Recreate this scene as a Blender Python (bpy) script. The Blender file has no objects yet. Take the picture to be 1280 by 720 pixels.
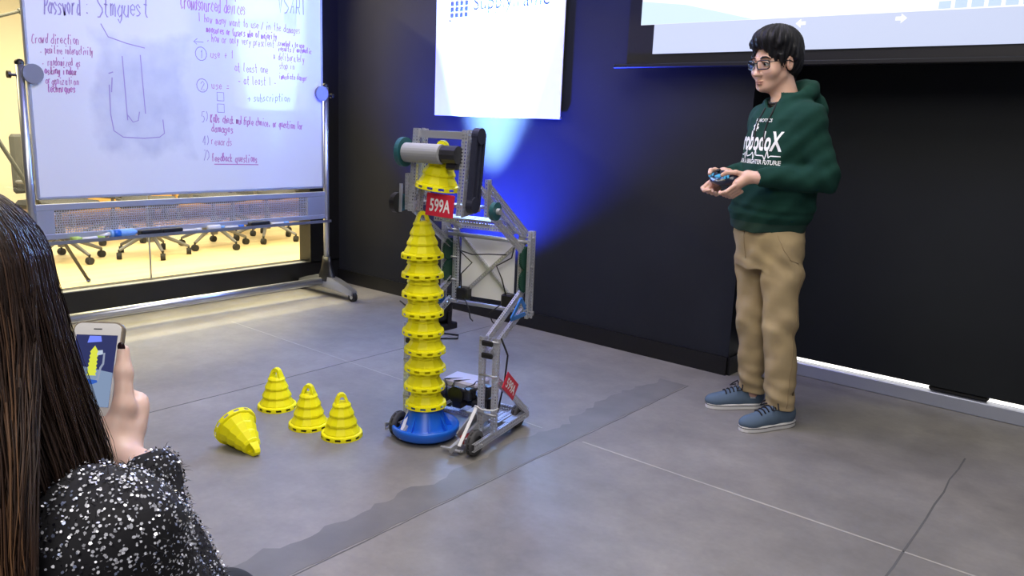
import bpy, math, random
import numpy as np
from mathutils import Vector, Matrix
from mathutils.bvhtree import BVHTree
RNG = random.Random(7)
NPR = np.random.RandomState(5)
scene = bpy.context.scene
COL = scene.collection
PI = math.pi

# ------------------------------------------------------------------ camera
CAM_H = 1.27
cam_data = bpy.data.cameras.new('camera')
cam_data.sensor_width = 36.0
cam_data.lens = 980.68 * 36.0 / 1280.0
cam_data.clip_start = 0.05
cam = bpy.data.objects.new('camera', cam_data)
COL.objects.link(cam)
def _ray(x, y): return Vector((x - 640.0, 360.0 - y, -980.68)).normalized()
_X = -_ray(-572.0, 107.0)                      # world x, seen from the camera
_Y = _ray(1469.0, 190.0); _Y = (_Y - _X * _Y.dot(_X)).normalized()
_Z = _X.cross(_Y)
_R = Matrix((_X, _Y, _Z)).to_4x4()
_R.translation = Vector((0, 0, CAM_H))
cam.matrix_world = _R
scene.camera = cam

# ------------------------------------------------------------------ view, world, lights
vs = scene.view_settings
vs.view_transform = 'Standard'
try: vs.look = 'None'
except Exception: pass
vs.gamma = 1.0
vs.use_curve_mapping = False
vs.exposure = 0.0
world = bpy.data.worlds.new('world'); scene.world = world
world.use_nodes = True
_bg = world.node_tree.nodes['Background']
_bg.inputs[0].default_value = (0.62, 0.66, 1.0, 1)
_bg.inputs[1].default_value = 0.08

def area(name, loc, target, size, energy, color, sy=None):
    d = bpy.data.lights.new(name, 'AREA'); d.energy = energy; d.color = color
    d.shape = 'RECTANGLE'; d.size = size; d.size_y = sy or size
    o = bpy.data.objects.new(name, d); COL.objects.link(o); o.location = loc
    o.rotation_euler = (Vector(target) - Vector(loc)).to_track_quat('-Z', 'Y').to_euler()
    return o
def spot(name, loc, target, energy, color, angle, blend, radius=0.03):
    d = bpy.data.lights.new(name, 'SPOT'); d.energy = energy; d.color = color
    d.spot_size = math.radians(angle); d.spot_blend = blend; d.shadow_soft_size = radius
    o = bpy.data.objects.new(name, d); COL.objects.link(o); o.location = loc
    o.rotation_euler = (Vector(target) - Vector(loc)).to_track_quat('-Z', 'Y').to_euler()
    return o
area('ceiling_light', (-1.5, 1.9, 3.4), (-1.6, 2.1, 0), 1.4, 92, (1.0, 0.93, 0.84), 2.0)
area('ceiling_light_front', (0.6, -0.9, 3.3), (-1.0, 2.0, 0.6), 1.5, 78, (1.0, 0.94, 0.88))
area('ceiling_light_blue', (-2.7, 2.3, 3.4), (-2.9, 2.6, 0), 1.0, 48, (0.30, 0.30, 1.0))
area('ceiling_light_office', (-7.4, 3.6, 2.75), (-7.4, 3.6, 0), 3.6, 520, (1.0, 0.87, 0.60), 4.6)
area('ceiling_light_strip', (-5.75, 2.6, 2.7), (-5.75, 2.6, 0), 0.08, 200, (1.0, 0.80, 0.36), 4.5)

# ------------------------------------------------------------------ materials
def mat(name, color, rough=0.5, metal=0.0, coat=0.0, emit=None, estr=0.0, spec=None, noise=None, bump=None, sss=0.0):
    m = bpy.data.materials.new(name); m.use_nodes = True
    nt = m.node_tree; b = nt.nodes['Principled BSDF']
    b.inputs['Base Color'].default_value = (*color, 1)
    b.inputs['Roughness'].default_value = rough
    b.inputs['Metallic'].default_value = metal
    b.inputs['Coat Weight'].default_value = coat
    if spec is not None: b.inputs['Specular IOR Level'].default_value = spec
    if sss:
        b.inputs['Subsurface Weight'].default_value = sss
        b.inputs['Subsurface Radius'].default_value = (0.012, 0.005, 0.003)
        b.inputs['Subsurface Scale'].default_value = 1.0
    if emit:
        b.inputs['Emission Color'].default_value = (*emit, 1)
        b.inputs['Emission Strength'].default_value = estr
    if noise or bump:
        tc = nt.nodes.new('ShaderNodeTexCoord')
    if noise:                                   # (scale, second colour, detail)
        n = nt.nodes.new('ShaderNodeTexNoise'); n.inputs['Scale'].default_value = noise[0]
        n.inputs['Detail'].default_value = noise[2] if len(noise) > 2 else 4
        nt.links.new(tc.outputs['Object'], n.inputs['Vector'])
        r = nt.nodes.new('ShaderNodeValToRGB')
        r.color_ramp.elements[0].position = 0.35; r.color_ramp.elements[1].position = 0.68
        r.color_ramp.elements[0].color = (*color, 1); r.color_ramp.elements[1].color = (*noise[1], 1)
        nt.links.new(n.outputs['Fac'], r.inputs['Fac']); nt.links.new(r.outputs['Color'], b.inputs['Base Color'])
    if bump:                                    # (scale, strength, distance)
        n2 = nt.nodes.new('ShaderNodeTexNoise'); n2.inputs['Scale'].default_value = bump[0]
        n2.inputs['Detail'].default_value = 5
        nt.links.new(tc.outputs['Object'], n2.inputs['Vector'])
        bp = nt.nodes.new('ShaderNodeBump'); bp.inputs['Strength'].default_value = bump[1]
        bp.inputs['Distance'].default_value = bump[2]
        nt.links.new(n2.outputs['Fac'], bp.inputs['Height']); nt.links.new(bp.outputs['Normal'], b.inputs['Normal'])
    return m

MT = {}
MT['black_wall'] = mat('black_wall_paint', (0.0115, 0.013, 0.019), 0.6, spec=.25, noise=(3.0, (0.014, 0.016, 0.023)), bump=(60, 0.15, 0.002))
MT['base_black'] = mat('black_baseboard', (0.006, 0.006, 0.007), 0.35)
MT['frame_black'] = mat('black_steel_frame', (0.006, 0.006, 0.007), 0.4)
MT['door_black'] = mat('black_panel_paint', (0.009, 0.011, 0.014), 0.55, spec=.25, noise=(2.0, (0.011, 0.0135, 0.017)))
MT['alu'] = mat('brushed_aluminium', (0.55, 0.57, 0.62), 0.35, 0.9)
MT['alu_paint'] = mat('silver_painted_steel', (0.42, 0.45, 0.55), 0.42, 0.55)
MT['alu_dark'] = mat('dull_grey_metal', (0.30, 0.31, 0.34), 0.45, 0.8)
MT['dark_plastic'] = mat('dark_grey_plastic', (0.018, 0.018, 0.022), 0.45)
MT['black_plastic'] = mat('black_plastic', (0.008, 0.008, 0.009), 0.4)
MT['rubber'] = mat('black_rubber', (0.012, 0.012, 0.013), 0.75)
MT['grey_rubber'] = mat('grey_rubber', (0.06, 0.06, 0.065), 0.7)
MT['ink_red'] = mat('magenta_marker_ink', (0.50, 0.20, 0.44), 0.5)
MT['ink_violet'] = mat('violet_marker_ink', (0.34, 0.28, 0.55), 0.5)
MT['clamp_blue'] = mat('translucent_blue_plastic', (0.20, 0.21, 0.26), 0.4)
MT['white_plastic'] = mat('white_plastic', (0.78, 0.78, 0.78), 0.4)
MT['blue_plastic'] = mat('blue_plastic', (0.02, 0.16, 0.65), 0.35)
MT['lightblue_plastic'] = mat('light_blue_plastic', (0.22, 0.45, 0.85), 0.4)
MT['green_plastic'] = mat('lime_plastic', (0.45, 0.62, 0.12), 0.5)
MT['cream_wall'] = mat('cream_wall_paint', (0.80, 0.72, 0.52), 0.8)
MT['tan_wood'] = mat('tan_veneer', (0.62, 0.36, 0.10), 0.5, noise=(6, (0.52, 0.29, 0.07)))
MT['mauve_carpet'] = mat('mauve_carpet', (0.24, 0.15, 0.13), 0.95)
MT['chair_grey'] = mat('grey_chair_metal', (0.16, 0.16, 0.18), 0.45, 0.4)
MT['chair_fabric'] = mat('dark_chair_fabric', (0.035, 0.035, 0.042), 0.9)
MT['chair_white'] = mat('white_chair_shell', (0.7, 0.7, 0.68), 0.5)

def mat_concrete():
    m = mat('polished_concrete', (0.30, 0.285, 0.265), 0.42)
    nt = m.node_tree; b = nt.nodes['Principled BSDF']; L = nt.links.new
    tc = nt.nodes.new('ShaderNodeTexCoord')
    def noise(scale, detail, rough=0.55):
        n = nt.nodes.new('ShaderNodeTexNoise'); n.inputs['Scale'].default_value = scale
        n.inputs['Detail'].default_value = detail; n.inputs['Roughness'].default_value = rough
        L(tc.outputs['Object'], n.inputs['Vector']); return n
    def ramp(src, p0, c0, p1, c1):
        r = nt.nodes.new('ShaderNodeValToRGB'); e = r.color_ramp.elements
        e[0].position = p0; e[0].color = (*c0, 1); e[1].position = p1; e[1].color = (*c1, 1)
        L(src.outputs['Fac'], r.inputs['Fac']); return r
    r1 = ramp(noise(1.3, 8, 0.6), 0.32, (0.178, 0.170, 0.160), 0.7, (0.300, 0.287, 0.268))
    r2 = ramp(noise(9, 6), 0.3, (0.86, 0.86, 0.87), 0.72, (1.07, 1.06, 1.05))
    r3 = ramp(noise(45, 3), 0.25, (0.93, 0.93, 0.93), 0.75, (1.04, 1.04, 1.04))
    mx = nt.nodes.new('ShaderNodeMixRGB'); mx.blend_type = 'MULTIPLY'; mx.inputs[0].default_value = 1
    L(r1.outputs[0], mx.inputs[1]); L(r2.outputs[0], mx.inputs[2])
    my = nt.nodes.new('ShaderNodeMixRGB'); my.blend_type = 'MULTIPLY'; my.inputs[0].default_value = 1
    L(mx.outputs[0], my.inputs[1]); L(r3.outputs[0], my.inputs[2]); L(my.outputs[0], b.inputs['Base Color'])
    rr = nt.nodes.new('ShaderNodeMapRange'); rr.inputs['To Min'].default_value = 0.30; rr.inputs['To Max'].default_value = 0.52
    L(noise(4, 5).outputs['Fac'], rr.inputs['Value']); L(rr.outputs[0], b.inputs['Roughness'])
    bp = nt.nodes.new('ShaderNodeBump'); bp.inputs['Strength'].default_value = 0.12; bp.inputs['Distance'].default_value = 0.004
    L(noise(25, 5).outputs['Fac'], bp.inputs['Height']); L(bp.outputs['Normal'], b.inputs['Normal'])
    return m
MT['concrete'] = mat_concrete()
MT['patch'] = mat('grey_filler_concrete', (0.150, 0.148, 0.147), 0.5, noise=(7, (0.185, 0.182, 0.178), 7), bump=(40, 0.2, 0.002))
MT['joint_pale'] = mat('pale_joint_sealant', (0.42, 0.40, 0.36), 0.7)
MT['joint_dark'] = mat('dark_joint_crack', (0.11, 0.11, 0.11), 0.8)

def mat_woodfloor():
    m = mat('maple_floor', (0.62, 0.46, 0.22), 0.35)
    nt = m.node_tree; b = nt.nodes['Principled BSDF']; L = nt.links.new
    tc = nt.nodes.new('ShaderNodeTexCoord'); mp = nt.nodes.new('ShaderNodeMapping')
    mp.inputs['Scale'].default_value = (9, 0.8, 1); L(tc.outputs['Object'], mp.inputs['Vector'])
    n = nt.nodes.new('ShaderNodeTexNoise'); n.inputs['Scale'].default_value = 1.0; n.inputs['Detail'].default_value = 6
    L(mp.outputs[0], n.inputs['Vector'])
    r = nt.nodes.new('ShaderNodeValToRGB'); e = r.color_ramp.elements
    e[0].position = 0.3; e[0].color = (0.56, 0.45, 0.27, 1); e[1].position = 0.7; e[1].color = (0.70, 0.58, 0.37, 1)
    L(n.outputs['Fac'], r.inputs['Fac']); L(r.outputs[0], b.inputs['Base Color'])
    return m
MT['maple'] = mat_woodfloor()

def mat_glass():
    m = bpy.data.materials.new('window_glass'); m.use_nodes = True
    nt = m.node_tree; nt.nodes.remove(nt.nodes['Principled BSDF'])
    t = nt.nodes.new('ShaderNodeBsdfTransparent'); t.inputs[0].default_value = (0.94, 0.96, 0.95, 1)
    g = nt.nodes.new('ShaderNodeBsdfGlossy'); g.inputs['Roughness'].default_value = 0.02
    lw = nt.nodes.new('ShaderNodeLayerWeight'); lw.inputs[0].default_value = 0.5
    pw = nt.nodes.new('ShaderNodeMath'); pw.operation = 'POWER'; pw.inputs[1].default_value = 5.0; nt.links.new(lw.outputs['Facing'], pw.inputs[0])
    f = nt.nodes.new('ShaderNodeMath'); f.operation = 'MULTIPLY_ADD'; f.inputs[1].default_value = 0.85; f.inputs[2].default_value = 0.035; nt.links.new(pw.outputs[0], f.inputs[0])
    x = nt.nodes.new('ShaderNodeMixShader')
    nt.links.new(f.outputs[0], x.inputs[0]); nt.links.new(t.outputs[0], x.inputs[1]); nt.links.new(g.outputs[0], x.inputs[2])
    nt.links.new(x.outputs[0], nt.nodes['Material Output'].inputs[0])
    return m
MT['glass'] = mat_glass()

def mat_board():
    m = mat('whiteboard_enamel', (0.76, 0.79, 0.87), 0.08, coat=1.0)
    nt = m.node_tree; b = nt.nodes['Principled BSDF']; L = nt.links.new
    tc = nt.nodes.new('ShaderNodeTexCoord')
    # smear left by wiping: a box-shaped patch with a wobbly outline (board coordinates: y across, z up)
    nz = nt.nodes.new('ShaderNodeTexNoise'); nz.inputs['Scale'].default_value = 5.5; nz.inputs['Detail'].default_value = 6
    L(tc.outputs['Object'], nz.inputs['Vector'])
    sp = nt.nodes.new('ShaderNodeSeparateXYZ'); L(tc.outputs['Object'], sp.inputs[0])
    def mth(op, a, bv):
        n = nt.nodes.new('ShaderNodeMath'); n.operation = op
        for i, v in enumerate((a, bv)):
            if isinstance(v, (int, float)): n.inputs[i].default_value = v
            else: L(v, n.inputs[i])
        return n.outputs[0]
    dy = mth('DIVIDE', mth('ABSOLUTE', mth('ADD', sp.outputs['Y'], 0.33), 0), 0.28)   
    dz = mth('DIVIDE', mth('ABSOLUTE', mth('ADD', sp.outputs['Z'], 0.085), 0), 0.33)
    d = mth('MAXIMUM', dy, dz)
    d = mth('ADD', d, mth('MULTIPLY', mth('SUBTRACT', nz.outputs['Fac'], 0.5), 0.9))
    mr = nt.nodes.new('ShaderNodeMapRange'); mr.inputs['From Min'].default_value = 1.05; mr.inputs['From Max'].default_value = 0.8
    L(d, mr.inputs['Value'])
    nz2 = nt.nodes.new('ShaderNodeTexNoise'); nz2.inputs['Scale'].default_value = 9; nz2.inputs['Detail'].default_value = 5
    L(tc.outputs['Object'], nz2.inputs['Vector'])
    k = mth('MULTIPLY', mr.outputs[0], mth('MULTIPLY', nz2.outputs['Fac'], 0.60))
    mx = nt.nodes.new('ShaderNodeMixRGB'); mx.inputs[1].default_value = (0.78, 0.82, 0.89, 1); mx.inputs[2].default_value = (0.36, 0.39, 0.55, 1)
    L(k, mx.inputs[0]); L(mx.outputs[0], b.inputs['Base Color'])
    return m
MT['board'] = mat_board()

# ------------------------------------------------------------------ mesh helpers
class MB:
    """collects simple shapes; build() links them as one mesh object"""
    def __init__(s): s.v = []; s.f = []
    def add(s, vs, fs):
        o = len(s.v); s.v += [tuple(p) for p in vs]; s.f += [tuple(i + o for i in f) for f in fs]; return s
    def box(s, c, size, rot=None, bev=0.0):
        hx, hy, hz = (k / 2 for k in size)
        M3 = rot if rot is not None else Matrix.Identity(3)
        c = Vector(c)
        if bev <= 0:
            pts = [Vector((x, y, z)) for x in (-hx, hx) for y in (-hy, hy) for z in (-hz, hz)]
            fs = [(0, 1, 3, 2), (4, 6, 7, 5), (0, 4, 5, 1), (2, 3, 7, 6), (0, 2, 6, 4), (1, 5, 7, 3)]
            return s.add([c + M3 @ p for p in pts], fs)
        b = min(bev, hx * .99, hy * .99, hz * .99)
        pts = []; idx = {}
        for sx in (-1, 1):
            for sy in (-1, 1):
                for sz in (-1, 1):
                    for a in range(3):
                        p = [sx * (hx - b), sy * (hy - b), sz * (hz - b)]
                        p[a] = (sx * hx, sy * hy, sz * hz)[a]
                        idx[(sx, sy, sz, a)] = len(pts); pts.append(c + M3 @ Vector(p))
        fs = []
        for a in range(3):
            o1, o2 = [k for k in range(3) if k != a]
            for sg in (-1, 1):
                q = []
                for (u, w) in ((-1, -1), (1, -1), (1, 1), (-1, 1)):
                    k = [0, 0, 0]; k[a] = sg; k[o1] = u; k[o2] = w; q.append(idx[(*k, a)])
                fs.append(tuple(q))
        for a in range(3):                                  # edges parallel to axis a
            o1, o2 = [k for k in range(3) if k != a]
            for u in (-1, 1):
                for w in (-1, 1):
                    k0 = [0, 0, 0]; k0[o1] = u; k0[o2] = w; k1 = list(k0); k0[a] = -1; k1[a] = 1
                    fs.append((idx[(*k0, o1)], idx[(*k1, o1)], idx[(*k1, o2)], idx[(*k0, o2)]))
        for sx in (-1, 1):
            for sy in (-1, 1):
                for sz in (-1, 1): fs.append(tuple(idx[(sx, sy, sz, a)] for a in range(3)))
        return s.add(pts, fs)
    def bar(s, a, b, w, h, up=(0, 0, 1)):
        a = Vector(a); b = Vector(b); d = (b - a); L = d.length; d.normalize()
        u = Vector(up); x = d.cross(u)
        if x.length < 1e-4: x = d.cross(Vector((1, 0, 0)))
        x.normalize(); z = x.cross(d)
        R = Matrix((d, x, z)).transposed()
        return s.box((a + b) / 2, (L, w, h), R)
    def tube(s, pts, r, n=8, caps=True):
        pts = [Vector(p) for p in pts]
        rs = r if isinstance(r, (list, tuple)) else [r] * len(pts)
        vs = []; fs = []; prev = None
        for i, p in enumerate(pts):
            t = (pts[min(i + 1, len(pts) - 1)] - pts[max(i - 1, 0)])
            t = t.normalized() if t.length > 1e-9 else Vector((0, 0, 1))
            if prev is None:
                x = t.cross(Vector((0, 0, 1)))
                if x.length < 1e-3: x = t.cross(Vector((1, 0, 0)))
            else: x = prev - t * prev.dot(t)
            x.normalize(); prev = x; y = t.cross(x)
            for k in range(n):
                a = 2 * PI * k / n; vs.append(p + (x * math.cos(a) + y * math.sin(a)) * rs[i])
        for i in range(len(pts) - 1):
            for k in range(n):
                fs.append((i * n + k, i * n + (k + 1) % n, (i + 1) * n + (k + 1) % n, (i + 1) * n + k))
        if caps:
            fs.append(tuple(range(n - 1, -1, -1))); o = (len(pts) - 1) * n; fs.append(tuple(range(o, o + n)))
        return s.add(vs, fs)
    def lathe(s, prof, n=24, c=(0, 0, 0), rot=None, close=False, skip=None):
        M3 = rot if rot is not None else Matrix.Identity(3); c = Vector(c)
        vs = []; fs = []
        for (r, z) in prof:
            for k in range(n):
                a = 2 * PI * k / n; vs.append(c + M3 @ Vector((r * math.cos(a), r * math.sin(a), z)))
        m = len(prof)
        for i in range(m if close else m - 1):
            j = (i + 1) % m
            for k in range(n):
                if skip and skip(i, k): continue
                fs.append((i * n + k, i * n + (k + 1) % n, j * n + (k + 1) % n, j * n + k))
        return s.add(vs, fs)
    def disc(s, c, r, n=24, axis=(0, 0, 1), thick=0.002):
        a = Vector(axis).normalized(); c = Vector(c)
        return s.tube([c - a * thick / 2, c + a * thick / 2], r, n)
    def prism(s, poly, z0, z1, fn=lambda x, y, z: (x, y, z)):
        n = len(poly)
        vs = [fn(x, y, z0) for x, y in poly] + [fn(x, y, z1) for x, y in poly]
        fs = [tuple(range(n - 1, -1, -1)), tuple(range(n, 2 * n))]
        fs += [(k, (k + 1) % n, n + (k + 1) % n, n + k) for k in range(n)]
        return s.add(vs, fs)
    def ball(s, c, r, n=12, m=8, sc=(1, 1, 1), rot=None):
        prof = [(max(math.sin(PI * i / m), 1e-4) * r, -math.cos(PI * i / m) * r) for i in range(m + 1)]
        M3 = (rot if rot is not None else Matrix.Identity(3)) @ Matrix.Diagonal(sc)
        return s.lathe(prof, n, c, M3)
    def mesh(s, name):
        me = bpy.data.meshes.new(name); me.from_pydata(s.v, [], s.f); me.update(); return me
    def build(s, name, material, parent=None, smooth=False, **k):
        return link(name, s.mesh(name), material, parent, smooth, **k)
def link(name, me, material, parent=None, smooth=False, loc=None, rotz=None, solid=0.0, bevel=0.0):
    if material is not None:
        for q in (material if isinstance(material, (list, tuple)) else [material]): me.materials.append(q)
    if smooth: me.polygons.foreach_set('use_smooth', [True] * len(me.polygons))
    o = bpy.data.objects.new(name, me); COL.objects.link(o)
    if parent is not None: o.parent = parent
    if loc is not None: o.location = loc
    if rotz is not None: o.rotation_euler = (0, 0, rotz)
    if solid:
        md = o.modifiers.new('thickness', 'SOLIDIFY'); md.thickness = solid; md.offset = 0
    if bevel:
        md = o.modifiers.new('edges', 'BEVEL'); md.width = bevel; md.segments = 2; md.limit_method = 'ANGLE'
    return o
def empty(name, loc=(0, 0, 0), rotz=0.0):
    o = bpy.data.objects.new(name, None); COL.objects.link(o); o.location = loc; o.rotation_euler = (0, 0, rotz)
    o.empty_display_size = 0.1
    return o
def tag(o, label=None, cat=None, group=None, kind=None):
    if label: o['label'] = label
    if cat: o['category'] = cat
    if group: o['group'] = group
    if kind: o['kind'] = kind
    return o
def copy_tree(o, parent=None):
    c = o.copy(); COL.objects.link(c); c.parent = parent
    for ch in list(o.children): copy_tree(ch, c)
    return c
def struct(name, mb, material, parent=None, **k):
    o = mb.build(name, material, parent, **k); o['kind'] = 'structure'; return o
def text_mesh(body, size, bold=0.0, sx=1.0, spacing=1.0, align='LEFT', extrude=0.0):
    cu = bpy.data.curves.new('lettering', 'FONT'); cu.body = body; cu.size = size; cu.offset = bold
    cu.align_x = align; cu.space_character = spacing; cu.extrude = extrude; cu.resolution_u = 3
    ob = bpy.data.objects.new('lettering', cu); COL.objects.link(ob)
    dg = bpy.context.evaluated_depsgraph_get()
    me = bpy.data.meshes.new_from_object(ob.evaluated_get(dg))
    bpy.data.objects.remove(ob); bpy.data.curves.remove(cu)
    if sx != 1.0:
        for v in me.vertices: v.co.x *= sx
    return me
def rz(a): return Matrix.Rotation(a, 3, 'Z')

# ------------------------------------------------------------------ the room
floor = struct('floor', MB().box((-0.1, 0.6, -0.05), (9.7, 7.2, 0.1)), MT['concrete'])
def joint(a, b, w, m, jit=0.0):
    a = Vector(a); b = Vector(b); n = 40; L = []; R = []
    d = (b - a).normalized(); nrm = Vector((-d.y, d.x))
    for i in range(n + 1):
        p = a.lerp(b, i / n); off = RNG.uniform(-jit, jit)
        L.append(p + nrm * (w / 2 * RNG.uniform(.7, 1.2) + off)); R.append(p - nrm * (w / 2 * RNG.uniform(.7, 1.2) - off))
    poly = [(p.x, p.y) for p in L] + [(p.x, p.y) for p in reversed(R)]
    MB().prism(poly, 0.0, 0.0006).build('joint', m, floor)
joint((-1.69, 2.56), (4.5, 2.56), 0.008, MT['joint_pale'])
joint((-4.5, 0.98), (-1.70, 0.98), 0.007, MT['joint_pale'])
joint((-1.70, 0.98), (4.5, 0.98), 0.006, MT['joint_pale'])
joint((-0.46, 3.55), (-0.46, -2.0), 0.007, MT['joint_dark'], 0.006)
joint((-1.72, 3.55), (-1.72, 0.4), 0.005, MT['joint_dark'], 0.002)
joint((-4.35, 2.56), (-1.9, 2.56), 0.005, MT['joint_pale'])
joint((-3.2, 3.7), (-3.2, -1.0), 0.006, MT['joint_dark'], 0.002)
def floor_patch():
    L = []; R = []; n = 120
    wob = 0.0
    for i in range(n + 1):
        y = 3.55 - i * (3.55 + 0.6) / n
        wob = wob * 0.8 + RNG.uniform(-.022, .022)
        L.append((-1.875 - 0.02 * math.sin(y * 2.1) + wob + RNG.uniform(-.008, .008), y)); R.append((-1.728 + RNG.uniform(-.003, .003), y))
    MB().prism(L + R[::-1], 0.0, 0.0009).build('filler_strip', MT['patch'], floor)
floor_patch()
wm = struct('wall_back', MB().box((-3.33, 4.09, 1.6), (3.34, 0.44, 3.2)), MT['black_wall'])
struct('baseboard_back', MB().box((-3.33, 3.862, 0.05), (3.34, 0.016, 0.10)).box((-1.652, 4.02, 0.05), (0.016, 0.30, 0.10)), MT['base_black'])
# recessed wall on the right: black panel hung above a pale threshold with daylight in the slot
wr = struct('wall_recess', MB().box((1.2, 4.23, 1.66), (5.76, 0.12, 3.12)), MT['door_black'])
struct('trim_1', MB().box((1.2, 4.19, 0.035), (5.76, 0.05, 0.070), bev=.004), MT['alu_paint'])
MT['daylight'] = mat('daylight_slot', (1, 1, 1), 0.5, emit=(1.0, 0.95, 0.86), estr=1.8)
struct('window_3', MB().box((-1.20, 4.235, 0.084), (0.92, 0.03, 0.030)).box((1.5, 4.235, 0.084), (4.0, 0.03, 0.030)), MT['daylight'])  # glowing strips stand in for daylight through the gap under the panel
struct('trim_2', MB().box((-0.62, 4.20, 0.086), (0.26, 0.04, 0.026), bev=.01), MT['rubber'])
# glass partition on the left
gx = -5.06
def glass_wall():
    struct('wall_left', MB().box((-5.03, 0.75, 0.09), (0.14, 6.3, 0.18)).box((-5.03, 0.75, 2.62), (0.14, 6.3, 0.16))
           .box((-5.03, 3.735, 1.37), (0.14, 0.27, 2.4)), MT['frame_black'])
    for n, (y0, y1) in enumerate(((-2.4, 0.6), (0.604, 2.404), (2.412, 3.60))):
        w = struct('window_%d' % (n + 1 if n < 2 else 4), MB().box((gx, (y0 + y1) / 2, 1.36), (0.010, y1 - y0, 2.36)), MT['glass'])
    struct('trim_3', MB().box((-4.975, 0.6, 0.183), (0.05, 5.9, 0.006)), MT['alu_dark'])
    struct('trim_4', MB().box((gx, 2.408, 1.36), (0.012, 0.007, 2.35)), MT['alu_paint'])
glass_wall()
# the office beyond the glass
struct('floor_office', MB().box((-6.55, 2.6, -0.05), (2.9, 11.0, 0.1)), MT['maple'])
struct('floor_carpet', MB().box((-9.5, 2.6, -0.05), (3.0, 11.0, 0.1)), MT['mauve_carpet'])
struct('wall_office_far', MB().box((-11.0, 2.6, 1.5), (0.1, 11.0, 3.2)), MT['cream_wall'])
struct('wall_office_end', MB().box((-8.05, 8.05, 1.5), (5.9, 0.1, 3.2)), MT['cream_wall'])
struct('wall_office_side', MB().box((-5.02, 5.95, 1.5), (0.08, 4.1, 3.2)), MT['cream_wall'])
# ------------------------------------------------------------------ handwriting: single-stroke letters
GLY = {'a': '55 36 14 13 32 53|56 53 62', 'b': '19 12 32 53 54 36 15', 'c': '55 36 14 13 32 52', 'd': '55 36 14 13 32 53|59 52',
 'e': '14 54 55 36 15 13 32 53', 'f': '58 49 38 32|16 46', 'g': '55 36 14 13 32 53|56 51 30 11', 'h': '19 12|14 36 55 52', 'i': '26 22|28 29',
 'j': '36 31 20|38 39', 'k': '19 12|46 14 52', 'l': '29 23 32', 'm': '16 12|15 26 35 32|35 46 55 52', 'n': '16 12|15 36 55 52', 'o': '36 15 13 32 53 55 36',
 'p': '16 10|15 36 55 53 32 13', 'q': '55 36 14 13 32 53|56 50', 'r': '16 12|15 36 46', 's': '55 36 15 34 53 32 12', 't': '39 33 42 52|16 56',
 'u': '16 13 32 53|56 52', 'v': '16 32 56', 'w': '16 22 35 42 56', 'x': '16 52|56 12', 'y': '16 33|56 20', 'z': '16 56 12 52',
 'P': '12 19 49 58 56 45 15', 'S': '58 39 18 17 55 54 32 12', 'V': '19 32 59', 'A': '12 39 52|25 45', 'R': '12 19 49 57 45 15|35 52', 'I': '32 39',
 'C': '58 39 17 14 32 53', 'K': '12 19|59 15 52', 'D': '12 19 39 57 54 32 12', '1': '27 39 32', '2': '17 39 57 12 52', '5': '59 19 16 46 54 32 12', '4': '49 14 54|49 42',
 '7': '19 59 22', ')': '19 37 34 12', '(': '39 17 14 32', '/': '12 59', '+': '14 54|36 32', '=': '15 55|13 53', '-': '14 54', '.': '22 33', ',': '23 11', ':': '23 33|26 36',
 '*': '26 42|22 46|14 54', "'": '29 27', '>': '14 64|46 64 42', '<': '14 74|36 14 32'}
class Ink:
    """flat marker strokes on the board: (across, up) polylines turned into ribbons"""
    def __init__(s): s.mb = MB()
    def stroke(s, pts, w=0.005):
        vs = []; fs = []
        for i, p in enumerate(pts):
            a = pts[max(i - 1, 0)]; b = pts[min(i + 1, len(pts) - 1)]
            dx, dy = b[0] - a[0], b[1] - a[1]; L = math.hypot(dx, dy) or 1
            nx, ny = -dy / L * w / 2, dx / L * w / 2
            vs += [(0.0, p[0] + nx, p[1] + ny), (0.0, p[0] - nx, p[1] - ny)]
        for i in range(len(pts) - 1): fs.append((2 * i, 2 * i + 1, 2 * i + 3, 2 * i + 2))
        s.mb.add(vs, fs)
    def text(s, body, p0, p1, h, w=0.005):
        """write body from p0 to p1 (baseline), letter height h"""
        n = len(body); ux, uz = (p1[0] - p0[0]) / n, (p1[1] - p0[1]) / n
        for i, ch in enumerate(body):
            if ch == ' ': continue
            ox, oz = p0[0] + ux * i + RNG.uniform(-.002, .002), p0[1] + uz * i + RNG.uniform(-.004, .004)
            sl = RNG.uniform(.0, .12)
            for st in GLY.get(ch, GLY['o']).split('|'):
                q = []
                for k in st.split():
                    x, y = int(k[0]) / 6.5, (int(k[1]) - 2) / 7.0
                    q.append((ox + ux * x + sl * h * y + RNG.uniform(-.03, .03) * h, oz + h * y + RNG.uniform(-.03, .03) * h))
                s.stroke(q, w)
    def ring(s, c, r, w=0.005): s.stroke([(c[0] + r * math.cos(t * .5), c[1] + r * 1.1 * math.sin(t * .5)) for t in range(14)], w)

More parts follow.
